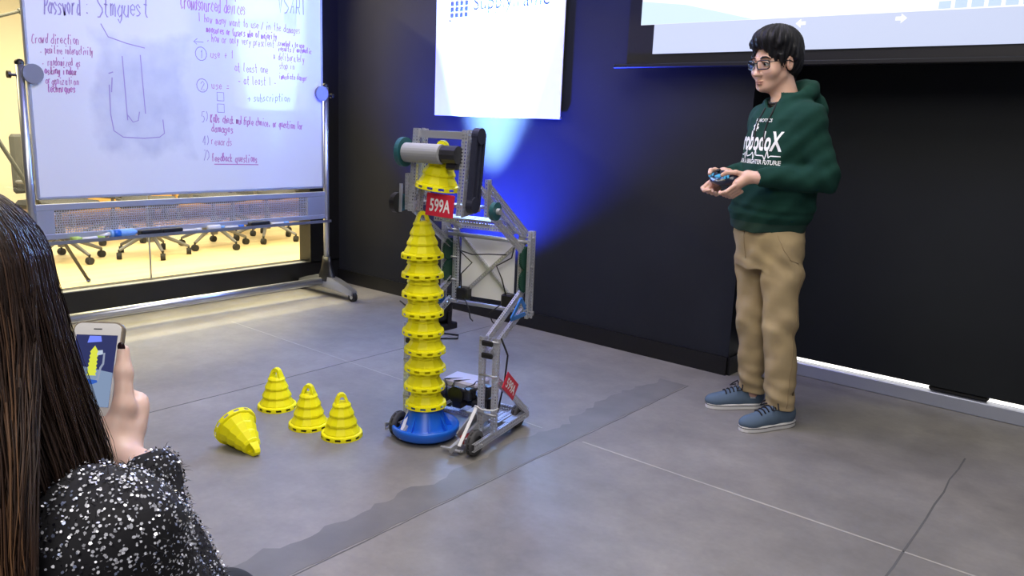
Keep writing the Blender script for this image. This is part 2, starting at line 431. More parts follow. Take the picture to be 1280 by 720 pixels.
# ------------------------------------------------------------------ rolling whiteboard
WB = tag(empty('rolling_whiteboard', (-4.6, 2.525, 0)), 'large white dry-erase board on a silver rolling frame, covered in purple handwriting', 'whiteboard')
HB = 0.9225
bd = MB().box((0, 0, 0), (0.018, 2 * HB - 0.02, 1.31)).build('board', MT['board'], WB, loc=(0, 0, 1.445))
fr = MB()
for s in (-1, 1): fr.box((0, s * (HB - .006), 1.445), (0.026, 0.016, 1.33), bev=.004)
for z in (0.787, 2.103): fr.box((0, 0, z), (0.026, 2 * HB, 0.016), bev=.004)
fr.build('board_frame', MT['alu_paint'], WB)
for s in (-1, 1):
    y = s * (HB + 0.03)
    MB().tube([(0, y, 0.10), (0, y, 1.475)], 0.021, 14).build('post', MT['alu'], WB, True)
    cp = MB().lathe([(.0225, 0), (.0225, .012), (.015, .024), (.001, .028)], 14, (0, y, 1.475)).build('post_cap', MT['black_plastic'], WB, True)
    kn = MB().tube([(0, y + s * .015, 1.42), (0, y + s * .045, 1.42)], .008, 8).tube([(0, y + s * .045, 1.42), (0, y + s * .06, 1.42)], .019, 10)
    kn.build('pivot_knob', MT['black_plastic'], WB)
    MB().tube([(0.014, y - s * .05, 1.43), (0.034, y - s * .05, 1.43)], 0.05, 20).box((.012, y - s * .02, 1.43), (.02, .05, .05)).build('pivot_clamp', MT['clamp_blue'], WB)
    prof = [(0.062, 0.09), (0.056, .12), (.040, .17), (.031, .22), (.027, .265), (.001, .265)]
    MB().lathe(prof, 16, (0, y, 0.02), Matrix.Diagonal((1.5, .75, 1))).build('boot', MT['black_plastic'], WB, True)
    # foot: curved beam across the board
    ft = MB(); N = 14
    for i in range(N):
        t0, t1 = i / N, (i + 1) / N
        def sec(t):
            x = -0.31 + 0.62 * t; k = math.sin(PI * t); return x, 0.062 + 0.045 * k, 0.016 + 0.022 * k, 0.03 + .018 * k
        (x0, z0, h0, w0), (x1, z1, h1, w1) = sec(t0), sec(t1)
        ft.add([(x0, y - w0, z0 - h0), (x0, y + w0, z0 - h0), (x0, y + w0 * .7, z0 + h0), (x0, y - w0 * .7, z0 + h0),
                (x1, y - w1, z1 - h1), (x1, y + w1, z1 - h1), (x1, y + w1 * .7, z1 + h1), (x1, y - w1 * .7, z1 + h1)],
               [(0, 1, 5, 4), (1, 2, 6, 5), (2, 3, 7, 6), (3, 0, 4, 7)] + ([(3, 2, 1, 0)] if i == 0 else []) + ([(4, 5, 6, 7)] if i == N - 1 else []))
    ft.build('foot', MT['alu'], WB)
    for sx in (-1, 1):
        cx = sx * 0.295
        ca = MB().tube([(cx, y - .014, 0.034), (cx, y + .014, 0.034)], 0.034, 18).build('caster', MT['rubber'], WB)
        MB().tube([(cx, y - .0165, 0.034), (cx, y + .0165, 0.034)], 0.016, 12).build('hub', MT['alu'], ca)
        MB().box((cx - sx * .012, y, .062), (.05, .044, .018), bev=.004).build('fork', MT['dark_plastic'], ca)
MB().tube([(-0.02, -HB - .03, 0.105), (-0.02, HB + .03, 0.105)], 0.027, 14).build('base_tube', MT['alu'], WB, True)
# perforated modesty panel and pen tray
def perforated(y0, y1, z0, z1, x, pitch):
    m = MB(); ny = int((y1 - y0) / pitch); nz = int((z1 - z0) / (pitch * .9)); dy = (y1 - y0) / ny; dz = (z1 - z0) / nz
    for j in range(nz):
        for i in range(ny):
            cy = y0 + dy * (i + .5); cz = z0 + dz * (j + .5)
            o = [(cy - dy / 2, cz - dz / 2), (cy + dy / 2, cz - dz / 2), (cy + dy / 2, cz + dz / 2), (cy - dy / 2, cz + dz / 2)]
            sft = (dy * .12 if j % 2 else -dy * .12)
            h = [(cy + (a - cy) * .62 + sft, cz + (b - cz) * .62) for a, b in o]
            pts = [(x, *p) for p in o + h]
            m.add(pts, [(k, (k + 1) % 4, 4 + (k + 1) % 4, 4 + k) for k in range(4)])
    return m
MB().box((0, 0, .737), (.022, 2 * HB + .03, .034), bev=.003).box((0, 0, .577), (.022, 2 * HB + .03, .03), bev=.003) \
    .box((0, HB - .06, .655), (.016, .15, .14)).box((0, -HB + .03, .655), (.016, .09, .14)).build('panel_frame', MT['alu_paint'], WB)
perforated(-HB + .075, HB - .135, .592, .720, 0, 0.0135).build('perforated_panel', MT['alu_paint'], WB, solid=0.0015)
MB().box((.047, 0, .548), (.085, 2 * HB + .01, .006)).box((.088, 0, .555), (.005, 2 * HB + .01, .018)).build('pen_tray', MT['alu_dark'], WB)
inkR, inkV = Ink(), Ink()
Y0 = 2.525
def W(ink, body, a, b, h, w=0.005):
    k = Ink(); k.text(body, (a[0] - Y0, a[1]), (b[0] - Y0, b[1]), h, w * .85)
    tag(k.mb.build('marker_writing', MT['ink_red'] if ink is inkR else MT['ink_violet'], bd, loc=(0.0098, 0, -1.445)), kind='stuff')
W(inkV, 'Password :', (1.70, 1.735), (1.93, 1.755), .10, .008); W(inkV, 'Stmguest', (1.965, 1.755), (2.25, 1.795), .11, .008)
W(inkR, 'Crowdsourced devices', (2.44, 1.86), (2.87, 1.873), .085, .007); W(inkV, '(RK)', (2.90, 1.985), (3.05, 1.995), .09); W(inkV, 'VSARI', (3.10, 1.925), (3.32, 1.94), .095, .008)
W(inkR, 'Crowd direction', (1.635, 1.585), (1.865, 1.597), .05); W(inkR, '. positive interactivity', (1.67, 1.535), (1.935, 1.552), .042)
W(inkR, '. randomized qs', (1.675, 1.478), (1.865, 1.487), .042); W(inkR, 'asking index', (1.685, 1.435), (1.84, 1.44), .04, .007)
W(inkR, 'organization', (1.685, 1.383), (1.85, 1.388), .04); W(inkR, 'techniques', (1.69, 1.345), (1.83, 1.348), .042, .007)
W(inkR, '1 how many want to use / in the damages', (2.55, 1.80), (3.27, 1.805), .05); W(inkR, 'measures or (users who of majority', (2.60, 1.742), (3.09, 1.748), .045, .007)
W(inkR, '. how or only very prescient -', (2.60, 1.692), (3.10, 1.70), .05); W(inkR, 'created + to use', (3.10, 1.715), (3.30, 1.718), .035, .007); W(inkR, 'results / automatic', (3.10, 1.68), (3.36, 1.69), .035, .007)
W(inkV, '<', (2.505, 1.665), (2.57, 1.665), .06); inkV.ring((2.56 - Y0, 1.615), .036); W(inkV, '1', (2.545, 1.592), (2.58, 1.592), .05); W(inkR, 'use + 1', (2.62, 1.598), (2.78, 1.602), .05)
W(inkR, 'at least one', (2.78, 1.53), (3.02, 1.535), .055); W(inkR, '- at least 1 -', (2.80, 1.455), (3.08, 1.46), .055)
W(inkR, '* deliberately', (3.06, 1.625), (3.30, 1.625), .05); W(inkR, 'stop in', (3.10, 1.572), (3.22, 1.572), .045); W(inkR, 'immediate danger', (3.10, 1.505), (3.32, 1.508), .04)
inkV.ring((2.56 - Y0, 1.43), .036); W(inkV, '2', (2.543, 1.408), (2.58, 1.408), .05); W(inkR, 'use =', (2.62, 1.415), (2.74, 1.418), .05)
for z in (1.345, 1.275): inkV.stroke([(2.655 - Y0, z), (2.70 - Y0, z), (2.70 - Y0, z + .05), (2.655 - Y0, z + .05), (2.655 - Y0, z)])
W(inkV, '> subscription', (2.86, 1.35), (3.18, 1.365), .05)
W(inkV, '5)', (2.545, 1.215), (2.60, 1.215), .06); W(inkR, "KBDs check multiple choice, or question for", (2.605, 1.215), (3.28, 1.185), .05, .0075); W(inkR, 'damages', (2.605, 1.155), (2.76, 1.15), .05, .007)
W(inkV, '4)', (2.545, 1.075), (2.60, 1.075), .055); W(inkR, 'rewards', (2.605, 1.075), (2.745, 1.07), .05)
W(inkV, '7)', (2.545, .98), (2.60, .98), .06); W(inkR, 'feedback questions', (2.605, .975), (2.925, .965), .05, .007); inkR.stroke([(2.62 - Y0, .957), (2.93 - Y0, .95)], .006)
for pts in ([(2.09, 1.56), (2.094, 1.42), (2.10, 1.21)], [(2.192, 1.575), (2.196, 1.45), (2.204, 1.25)], [(2.01, 1.46), (2.035, 1.47)], [(2.028, 1.44), (2.02, 1.36)],
            [(2.01, 1.40), (2.008, 1.24), (2.02, 1.15), (2.07, 1.115), (2.19, 1.11), (2.28, 1.118), (2.31, 1.14), (2.305, 1.22)],
            [(2.10, 1.24), (2.13, 1.2), (2.16, 1.21), (2.17, 1.26)], [(1.985, 1.72), (2.02, 1.655), (2.12, 1.63), (2.22, 1.615)]):
    inkV.stroke([(y - Y0, z) for y, z in pts], .006)
for k, m in ((inkR, 'ink_red'), (inkV, 'ink_violet')):
    o = tag(k.mb.build('marker_drawing', MT[m], bd, loc=(0.0098, 0, -1.445)), kind='stuff')
# things lying on the pen tray
TZ = 0.551
def on_tray(name, mb, parts, y, label, cat, group=None, x=-4.553, yaw=0.0):
    t = tag(empty(name, (x, y, TZ), yaw), label, cat, group)
    for (n, m, k) in parts: m.build(n, MT[k], t, True)
    return t
def lying(r, l0, l1, z=None): return MB().tube([(0, l0, z or r), (0, l1, z or r)], r, 14)
on_tray('spray_bottle', None, [('body', MB().lathe([(.001, -.075), (.022, -.075), (.024, -.07), (.024, .05), (.012, .075)], 16, (0, 0, .025), Matrix.Rotation(-PI / 2, 3, 'X')), 'lightblue_plastic'),
        ('label_band', MB().tube([(0, -.06, .025), (0, -.02, .025)], .0246, 16), 'blue_plastic'), ('nozzle', MB().tube([(0, -.075, .025), (0, -.13, .018)], [.012, .006], 10), 'white_plastic')],
        2.02, 'light blue cleaner bottle lying on the whiteboard tray', 'bottle')
def eraser(y, L, label):
    t = tag(empty('board_eraser', (-4.553, y, TZ)), label, 'eraser', 'erasers on the pen tray')
    MB().box((0, 0, .022), (.05, L, .022), bev=.005).build('grip', MT['black_plastic'], t)
    MB().box((0, 0, .006), (.052, L, .0115)).build('felt', MT['chair_fabric'], t)
eraser(2.175, .125, 'black board eraser beside the light blue bottle'); eraser(2.305, .125, 'black board eraser between another eraser and a white marker')
eraser(2.90, .14, 'black board eraser lying alone between two white markers')
def marker(y, body, capc, label, L=.13):
    t = tag(empty('marker_pen', (-4.553, y, TZ)), label, 'marker', 'marker pens on the pen tray')
    lying(.0095, -L / 2, L * .2).build('barrel', MT[body], t, True); lying(.0105, L * .2, L / 2, .0105).build('cap', MT[capc], t, True)
marker(2.43, 'white_plastic', 'white_plastic', 'white marker pen right beside a black eraser'); marker(2.72, 'white_plastic', 'blue_plastic', 'white marker pen with a blue cap on the tray')
marker(3.06, 'white_plastic', 'lightblue_plastic', 'white marker pen next to the lone eraser'); marker(1.85, 'white_plastic', 'green_plastic', 'white marker pen with a lime green cap')
on_tray('spray_bottle', None, [('body', lying(.016, -.05, .03), 'white_plastic'), ('nozzle', lying(.008, .03, .06, .016), 'lightblue_plastic')], 2.59, 'small white bottle with a light blue cap on the tray', 'bottle')
on_tray('sticky_note_pad', None, [('pad', MB().box((0, 0, .011), (.05, .045, .022)), 'green_plastic')], 1.765, 'lime green note pad at the end of the pen tray', 'note pad')

# ------------------------------------------------------------------ office beyond the glass
def office_chair():
    r = empty('office_chair')
    hub = MB().tube([(0, 0, .12), (0, 0, .235)], .034, 12)
    for k in range(5):
        a = 2 * PI * k / 5; c, s = math.cos(a), math.sin(a)
        hub.tube([(c * .02, s * .02, .205), (c * .16, s * .16, .145), (c * .31, s * .31, .075)], [.02, .018, .013], 8)
    hub.build('star_base', MT['chair_grey'], r)
    for k in range(5):
        a = 2 * PI * k / 5; c, s = math.cos(a) * .31, math.sin(a) * .31
        MB().tube([(c - .02, s, .03), (c + .02, s, .03)], .03, 14).tube([(c, s, .05), (c, s, .08)], .009, 6).build('caster', MT['rubber'], r)
    MB().tube([(0, 0, .13), (0, 0, .30)], .027, 12).tube([(0, 0, .29), (0, 0, .44)], .016, 10).build('gas_column', MT['chair_grey'], r)
    MB().box((0, 0, .475), (.48, .47, .07), bev=.03).build('seat', MT['chair_fabric'], r)
    MB().box((-.23, 0, .80), (.05, .44, .48), bev=.022).build('backrest', MT['chair_fabric'], r)
    MB().bar((-.05, 0, .44), (-.25, 0, .50), .05, .02).bar((-.25, 0, .49), (-.26, 0, .75), .05, .02).build('back_support', MT['chair_grey'], r)
    for s in (-1, 1):
        MB().bar((0, s * .24, .46), (0, s * .27, .66), .03, .03).box((.02, s * .27, .67), (.24, .06, .025), bev=.01).build('armrest', MT['chair_grey'], r)
    return r
CH = office_chair()
spots = [(-7.05, 2.62, 0.3, 'office chair beyond the glass, behind the bottle on the tray'), (-6.90, 3.30, 1.1, 'office chair beyond the glass, behind the black board erasers'),
         (-7.85, 3.40, .5, 'office chair in the second row, beyond the glass behind the erasers'), (-7.02, 3.98, .15, 'office chair beyond the glass, behind the small white bottle'),
         (-7.75, 4.62, .8, 'office chair in the second row behind the lone eraser'), (-7.10, 4.62, .55, 'office chair beyond the glass, behind the lone eraser'),
         (-7.25, 5.35, .2, 'office chair beyond the glass, last of its row at the window end'), (-7.2, 1.85, .9, 'office chair beside the black tripod stand')]
for i, (x, y, a, lab) in enumerate(spots):
    o = CH if i == 0 else copy_tree(CH)
    o.location = (x, y, 0); o.rotation_euler = (0, 0, a); tag(o, lab, 'chair', 'office chairs beyond the glass')
def cabinet(y, w, lab):
    t = tag(empty('low_cabinet', (-9.0, y, 0)), lab, 'cabinet', 'tan cabinets in the office')
    MB().box((-.22, 0, .43), (.45, w - .03, .56)).build('body', MT['tan_wood'], t)
    for s in (-1, 1):
        d = MB().box((.012, s * w / 4, .43), (.02, w / 2 - .035, .54), bev=.003).build('door', MT['tan_wood'], t)
        MB().box((.03, s * .05, .6), (.02, .012, .10)).build('handle', MT['chair_grey'], d)
        for sx in (-.40, -.04): MB().box((sx, s * (w / 2 - .06), .076), (.04, .04, .152)).build('leg', MT['chair_grey'], t)
    MB().box((-.22, 0, .72), (.48, w - .01, .022), bev=.003).build('top', MT['tan_wood'], t)
for y, lab in ((4.0, 'tan wooden low cabinet behind the second-row chairs, nearest the tripod'), (5.2, 'tan wooden low cabinet behind the middle chairs'), (6.4, 'tan wooden low cabinet behind the chairs at the window end')):
    cabinet(y, 1.18, lab)
TP = tag(empty('tripod_stand', (-6.15, 1.72, 0)), 'tall black tripod stand with a boom arm behind the glass', 'tripod')
for (x, y) in ((.10, .69), (-.62, -.28), (.5, -.5)):
    MB().tube([(x * .03, y * .03, 1.42), (x, y, .012)], [.016, .012], 8).build('leg', MT['dark_plastic'], TP, True)
    MB().ball((x, y, .016), .016, 8, 6).build('rubber_foot', MT['rubber'], TP, True)
MB().tube([(0, 0, 1.30), (0, 0, 1.72)], .014, 8).build('pole', MT['dark_plastic'], TP)
MB().tube([(0, -.35, 1.60), (0.02, .45, 1.905)], .010, 8).tube([(0.02, .40, 1.886), (0.02, .47, 1.913)], .02, 8).build('boom', MT['dark_plastic'], TP)
MB().box((0, 0, 1.42), (.06, .06, .08), bev=.01).build('collar', MT['black_plastic'], TP)

# ------------------------------------------------------------------ banner, projection screen, uplight
MT['banner'] = mat('white_banner_vinyl', (0.82, 0.83, 0.86), 0.55)
MT['logo_blue'] = mat('navy_print', (0.004, 0.010, 0.05), 0.5)
BN = tag(empty('hanging_banner', (-3.355, 3.835, 1.315)), 'white hanging banner with a navy grid logo and lettering, lit from below', 'banner')
MB().box((0, 0, .62), (1.05, .006, 1.24)).build('sheet', MT['banner'], BN)
MB().box((0, .008, .006), (1.055, .02, .014), bev=.004).build('bottom_rail', MT['alu_dark'], BN)
MB().box((0, .006, 1.24), (1.07, .03, .03), bev=.006).tube([(-.45, .01, 1.25), (-.45, .01, 1.88)], .003, 6).tube([(.45, .01, 1.25), (.45, .01, 1.88)], .003, 6).build('top_rail', MT['alu_dark'], BN)
lg = MB()
for i in range(4):
    for j in range(4):
        lg.box((-.382 + i * .042, -.004, .632 + j * .036), (.029, .002, .026))
lg.box((-.402, -.004, .605), (.006, .002, .02)).box((-.396, -.004, .597), (.016, .002, .005))
lg.build('logo', MT['logo_blue'], BN)
tm = text_mesh('Supplyframe', .128, bold=-.0008)
link('lettering', tm, MT['logo_blue'], BN, loc=(-.20, -.0045, .655)).rotation_euler = (PI / 2, 0, 0)
tx = max(v.co.x for v in tm.vertices)
for v in tm.vertices: v.co.x *= .61 / tx

def emis(name, c, s): return mat(name, (0.1, 0.1, 0.1), 0.6, emit=c, estr=s)
MT['slide_white'] = emis('projected_white', (0.97, 0.98, 1.0), 1.0)
MT['slide_cyan'] = emis('projected_pale_cyan', (0.66, 0.86, 0.96), .95)
MT['slide_lav'] = emis('projected_pale_blue', (0.58, 0.66, 0.90), .92)
MT['slide_icon'] = emis('projected_icon_blue', (0.55, 0.72, 0.93), .95)
SC = tag(empty('projection_screen', (-0.4, 3.76, 1.60)), 'wide projection screen in a black frame showing a pale slide', 'projection screen')
MB().box((0.4, .012, .75), (4.7, .02, 1.50)).build('backing', MT['black_plastic'], SC)
MB().box((0.4, 0.01, .006), (4.85, .045, .022), bev=.004).build('bottom_bar', MT['black_plastic'], SC)
sc = MB().box((.50, -.003, .72), (5.14 - .56, .008, 1.31)).build('slide', MT['slide_lav'], SC)
def flat(m, pts, y, name, par): # thin flat piece of the projected slide
    MB().prism(pts, 0, .0008, lambda x, z, t: (x, y - t, z)).build(name, MT[m], par)
flat('slide_white', [(-1.87, .212), (2.2, .196), (2.2, 1.36), (-1.87, 1.36)], -.0071, 'slide_picture', sc)
flat('slide_cyan', [(-1.87, .213), (-1.25, .211), (-1.45, .26), (-1.62, .30), (-1.87, .33)], -.0080, 'cloud_picture', sc)
for (x, d) in ((-1.02, -1), (-.59, 1)):
    flat('slide_white', [(x + d * .024, .182), (x, .202), (x, .190), (x - d * .022, .190), (x - d * .022, .174), (x, .174), (x, .162)][::1 if d < 0 else -1], -.0071, 'arrow_icon', sc)
for i in range(9):
    x = -.45 + i * .06; h = .03 + .05 * ((i * 37) % 5) / 5
    flat('slide_icon', [(x, .212), (x + .045, .212), (x + .045, .212 + h), (x, .212 + h)], -.0080, 'skyline_picture', sc)

UP = tag(empty('floor_uplight', (-3.39, 3.43, 0)), 'black LED uplight on the floor against the wall, shining blue', 'light')
MB().lathe([(.001, .045), (.06, .045), (.075, .07), (.08, .15), (.084, .18), (.076, .18), (.07, .155), (.001, .15)], 20).build('housing', MT['black_plastic'], UP, True)
MT['lens'] = mat('lit_blue_lens', (.1, .1, .1), .3, emit=(.35, .55, 1.0), estr=6.0)
MB().disc((0, 0, .162), .066, 20, thick=.004).build('lens', MT['lens'], UP)
MB().box((0, 0, .02), (.17, .15, .04), bev=.006).bar((-.085, 0, .03), (-.085, 0, .12), .03, .006).bar((.085, 0, .03), (.085, 0, .12), .03, .006).build('stand', MT['black_plastic'], UP)
MB().tube([(.06, -.05, .03), (.14, -.10, .008), (.22, -.06, .006), (.27, -.12, .006), (.20, -.20, .006), (.05, -.16, .006), (-.15, -.05, .006), (-.5, .2, .006), (-.7, .30, .006)], .005, 6).build('power_cord', MT['rubber'], UP, True)
spot('uplight_core', (-3.39, 3.43, .17), (-3.37, 3.87, 2.0), 18000, (.30, .55, 1.0), 34, 1.0, .03)
spot('uplight_wash', (-3.39, 3.40, .19), (-3.36, 3.87, 2.1), 1450, (.028, .055, 1.0), 112, 1.0, .05)
# ------------------------------------------------------------------ yellow stacking cones
MT['yellow'] = mat('yellow_plastic', (0.92, 0.85, 0.002), 0.5, spec=.3, sss=0.0, noise=(20, (0.94, 0.87, 0.005)))
MT['goal_blue'] = mat('royal_blue_plastic', (0.012, 0.14, 0.72), 0.35)
MT['steel'] = mat('perforated_aluminium', (0.55, 0.56, 0.60), 0.36, 0.6)
MT['steel_dull'] = mat('worn_aluminium', (0.42, 0.43, 0.47), 0.42, 0.6)
MT['red'] = mat('red_plate', (0.62, 0.02, 0.05), 0.4)
MT['plate_white'] = mat('white_print', (0.85, 0.85, 0.85), 0.5)
MT['gear_green'] = mat('dark_green_gear', (0.012, 0.07, 0.045), 0.45)
MT['gear_teal'] = mat('teal_roller_wheel', (0.015, 0.09, 0.11), 0.5)
MT['roller_grey'] = mat('grey_foam_roller', (0.30, 0.31, 0.33), 0.8)
MT['brain'] = mat('pale_grey_controller_box', (0.52, 0.50, 0.62), 0.4)
MT['panel_white'] = mat('white_plastic_sheet', (0.86, 0.86, 0.88), 0.5)
MT['bracket_blue'] = mat('blue_anodised', (0.05, 0.22, 0.62), 0.35, 0.4)
MT['wire'] = mat('black_wire', (0.01, 0.01, 0.012), 0.5)
MT['red_wire'] = mat('red_motor', (0.30, 0.02, 0.03), 0.45)
MT['tread'] = mat('dark_tread', (0.012, 0.014, 0.035), 0.6)

def cone_mesh():
    n = 24; m = MB()
    m.lathe([(.0830, 0.0), (.0830, .0045), (.0825, .0135), (.0810, .018), (.0700, .0205)], n, skip=lambda i, k: (i == 1 and k % 2 == 0))   # base ring with slots
    tiers = [(.0730, .0190, .0500, .0630), (.0620, .0545, .0395, .1000), (.0500, .0925, .0285, .1370)]        # (bottom radius, z, top radius, z)
    m.lathe([q for (r0, z0, r1, z1) in tiers for q in ((r0, z0), (r0 - .0005, z0 + .006), (r1, z1), (r1 - .004, z1 + .0005))], 12)
    m.lathe([(.0370, .1290), (.0365, .1345), (.0300, .1420), (.001, .1420)], 12)
    # handle: a tapering tent with an arched hole
    oo = [(-.027, .141), (-.021, .160), (-.015, .175), (-.006, .182), (.006, .182), (.015, .175), (.021, .160), (.027, .141)]
    ii = [(-.017, .141), (-.0125, .157), (-.008, .166), (-.003, .169), (.003, .169), (.008, .166), (.0125, .157), (.017, .141)]
    vs = []; fs = []
    for (o_, i_) in zip(oo, ii):
        wd = .017 - .007 * (o_[1] - .141) / .041
        for (x, z) in (o_, i_):
            for w in (-1, 1): vs.append((x, w * wd, z))
    for i in range(len(oo) - 1):
        a, b = 4 * i, 4 * (i + 1)
        fs += [(a, a + 1, b + 1, b), (a + 2, b + 2, b + 3, a + 3), (a, b, b + 2, a + 2), (a + 1, a + 3, b + 3, b + 1)]
    m.add(vs, fs)
    return m
cone0 = cone_mesh().build('stacking_cone', MT['yellow'], None, solid=.0022)
_cone_used = [0]
def cone(loc, rot, label, group=None):
    o = cone0 if not _cone_used[0] else cone0.copy()
    if _cone_used[0]: COL.objects.link(o)
    _cone_used[0] = 1
    o.location = loc; o.rotation_euler = rot; tag(o, label, 'cone', group)
    return o
cone((-2.885, 1.905, 0), (0, 0, .4), 'yellow cone on the floor with its handle turned edge on, behind the other loose cones', 'loose cones on the floor')
cone((-2.610, 1.875, 0), (0, 0, .55), 'yellow cone standing in the middle of the loose cones on the floor', 'loose cones on the floor')
cone((-2.430, 1.905, 0), (0, 0, 1.1), 'yellow cone on the floor standing closest to the robot', 'loose cones on the floor')
cone((-2.655, 1.560, 0.0785), (0, math.radians(110.7), math.radians(-3)), 'yellow cone knocked over, lying on its side on the floor', 'loose cones on the floor')

GOAL = (-2.190, 2.144)
def goal():
    r = tag(empty('mobile_goal', (GOAL[0], GOAL[1], 0.012)), 'round blue plastic goal dish under the cone tower', 'goal')
    m = MB().lathe([(.001, .006), (.10, .004), (.128, .006), (.135, .016), (.1395, .034), (.1395, .044), (.135, .050), (.130, .0495), (.128, .036), (.110, .028),
                    (.092, .030), (.083, .040), (.062, .135), (.058, .140), (.001, .140)], 40)
    m.build('dish', MT['goal_blue'], r, True)
    for k in range(8):
        a = 2 * PI * k / 8 + .2; c, s = math.cos(a), math.sin(a)
        MB().add([(c * .112 - s * .004, s * .112 + c * .004, .028), (c * .112 + s * .004, s * .112 - c * .004, .028), (c * .064 + s * .004, s * .064 - c * .004, .108), (c * .064 - s * .004, s * .064 + c * .004, .108),
                  (c * .08, s * .08, .034)], [(0, 1, 2, 3), (0, 3, 4), (1, 4, 2), (0, 4, 1), (3, 2, 4)]).build('rib', MT['goal_blue'], r)
    return r
goal()
ST = 9; Z0 = 0.134; DZ = 0.0765
ordn = ['lowest cone of the tower, sitting on the blue goal', 'second cone from the bottom of the tower', 'third cone from the bottom of the tower', 'fourth cone from the bottom of the tower',
        'middle cone of the tower', 'fourth cone from the top of the tower', 'third cone from the top of the tower', 'second cone from the top of the tower', 'topmost cone of the tower, with its whole tip showing']
for i in range(ST):
    lean = (-.018 * (i / (ST - 1)) ** 1.0, -.018 * (i / (ST - 1)))
    cone((GOAL[0] + lean[0] + RNG.uniform(-.003, .003), GOAL[1] + lean[1] + RNG.uniform(-.003, .003), Z0 + DZ * i), (RNG.uniform(-.02, .02), RNG.uniform(-.02, .02), .13 * i),
         'yellow ' + ordn[i], 'cones stacked on the blue goal')

# ------------------------------------------------------------------ the robot (local frame: x to its right side, y to its back)
RB = tag(empty('competition_robot', (-2.13, 2.28, 0), math.atan2(.2, .98)), 'tall silver aluminium lift robot on black wheels with red 599A plates', 'robot')
def P(fw, s, z): return Vector((s, -fw, z))
def channel(m, a, b, face, w=.0254, d=.0127, pitch=.0127):
    """aluminium C-channel from a to b: web of width w with square holes, two flanges of depth d turned away from 'face'"""
    a = Vector(a); b = Vector(b); ax = (b - a); L = ax.length; ax.normalize()
    f = Vector(face); f = (f - ax * f.dot(ax)).normalized(); side = ax.cross(f)
    n = max(2, int(round(L / pitch))); st = L / n
    def cells(o, u, rows, width):
        for j in range(rows):
            for i in range(n):
                c = o + ax * st * (i + .5) + u * ((j + .5) / rows - .5) * width
                hx, hy = ax * st / 2, u * width / rows / 2
                q = [c - hx - hy, c + hx - hy, c + hx + hy, c - hx + hy]
                k = .44; h = [c + (p - c) * k for p in q]
                m.add(q + h, [(t, (t + 1) % 4, 4 + (t + 1) % 4, 4 + t) for t in range(4)])
    cells(a, side, 2 if w > .02 else 1, w)
    for s in (-1, 1): cells(a + side * s * w / 2 - f * d / 2, f, 1, d)
    return m
def part(name, mb, m='steel', parent=None, **k): return mb.build(name, MT[m], parent or RB, **k)
def ch(name, a, b, face, w=.0254, d=.0127, m='steel', parent=None): return channel(MB(), a, b, face, w, d).build(name, MT[m], parent or RB, solid=.0014)
RIGHT, LEFT, FRONT, BACK, UPV = (1, 0, 0), (-1, 0, 0), (0, -1, 0), (0, 1, 0), (0, 0, 1)
# chassis
for s in (-1, 1):
    ch('outer_rail', P(.225, s * .212, .050), P(-.235, s * .212, .050), (s, 0, 0), w=.03)
    ch('inner_rail', P(.20, s * .152, .055), P(-.235, s * .152, .055), (-s, 0, 0))
ch('rear_rail', P(-.22, -.15, .06), P(-.22, .15, .06), BACK); ch('cross_rail', P(-.06, -.15, .065), P(-.06, .15, .065), UPV)
ch('deck_rail', P(-.14, .155, .07), P(-.02, .155, .07), UPV, w=.05)
for s in (-1, 1): part('deck_plate', MB().box(P(-.13, s * .182, .066), (.056, .16, .002)), 'steel_dull')
for (fw, s) in ((.175, -1), (.175, 1), (-.185, -1), (-.185, 1)):
    c = P(fw, s * .183, .0515); w = empty_w = None
    tyre = MB().lathe([(.030, -.013), (.046, -.014), (.0505, -.010), (.0515, 0), (.0505, .010), (.046, .014), (.030, .013)], 28, c, Matrix.Rotation(PI / 2, 3, 'Y'))
    w = part('wheel', tyre, 'grey_rubber', smooth=True)
    MB().lathe([(.001, -.009), (.030, -.010), (.031, .0), (.030, .010), (.001, .009)], 16, c, Matrix.Rotation(PI / 2, 3, 'Y')).build('hub', MT['black_plastic'], w)
    for k in range(12):
        a = 2 * PI * k / 12; q = c + Vector((0, math.cos(a) * .0475, math.sin(a) * .0475)); tn = Vector((0, -math.sin(a), math.cos(a)))
        MB().tube([q - tn * .009, q + tn * .009], [.0052, .0052], 6).build('roller', MT['rubber'], w)
    part('axle', MB().tube([c + Vector((-.036 * 1, 0, 0)), c + Vector((.036, 0, 0))], .003, 6), 'steel')
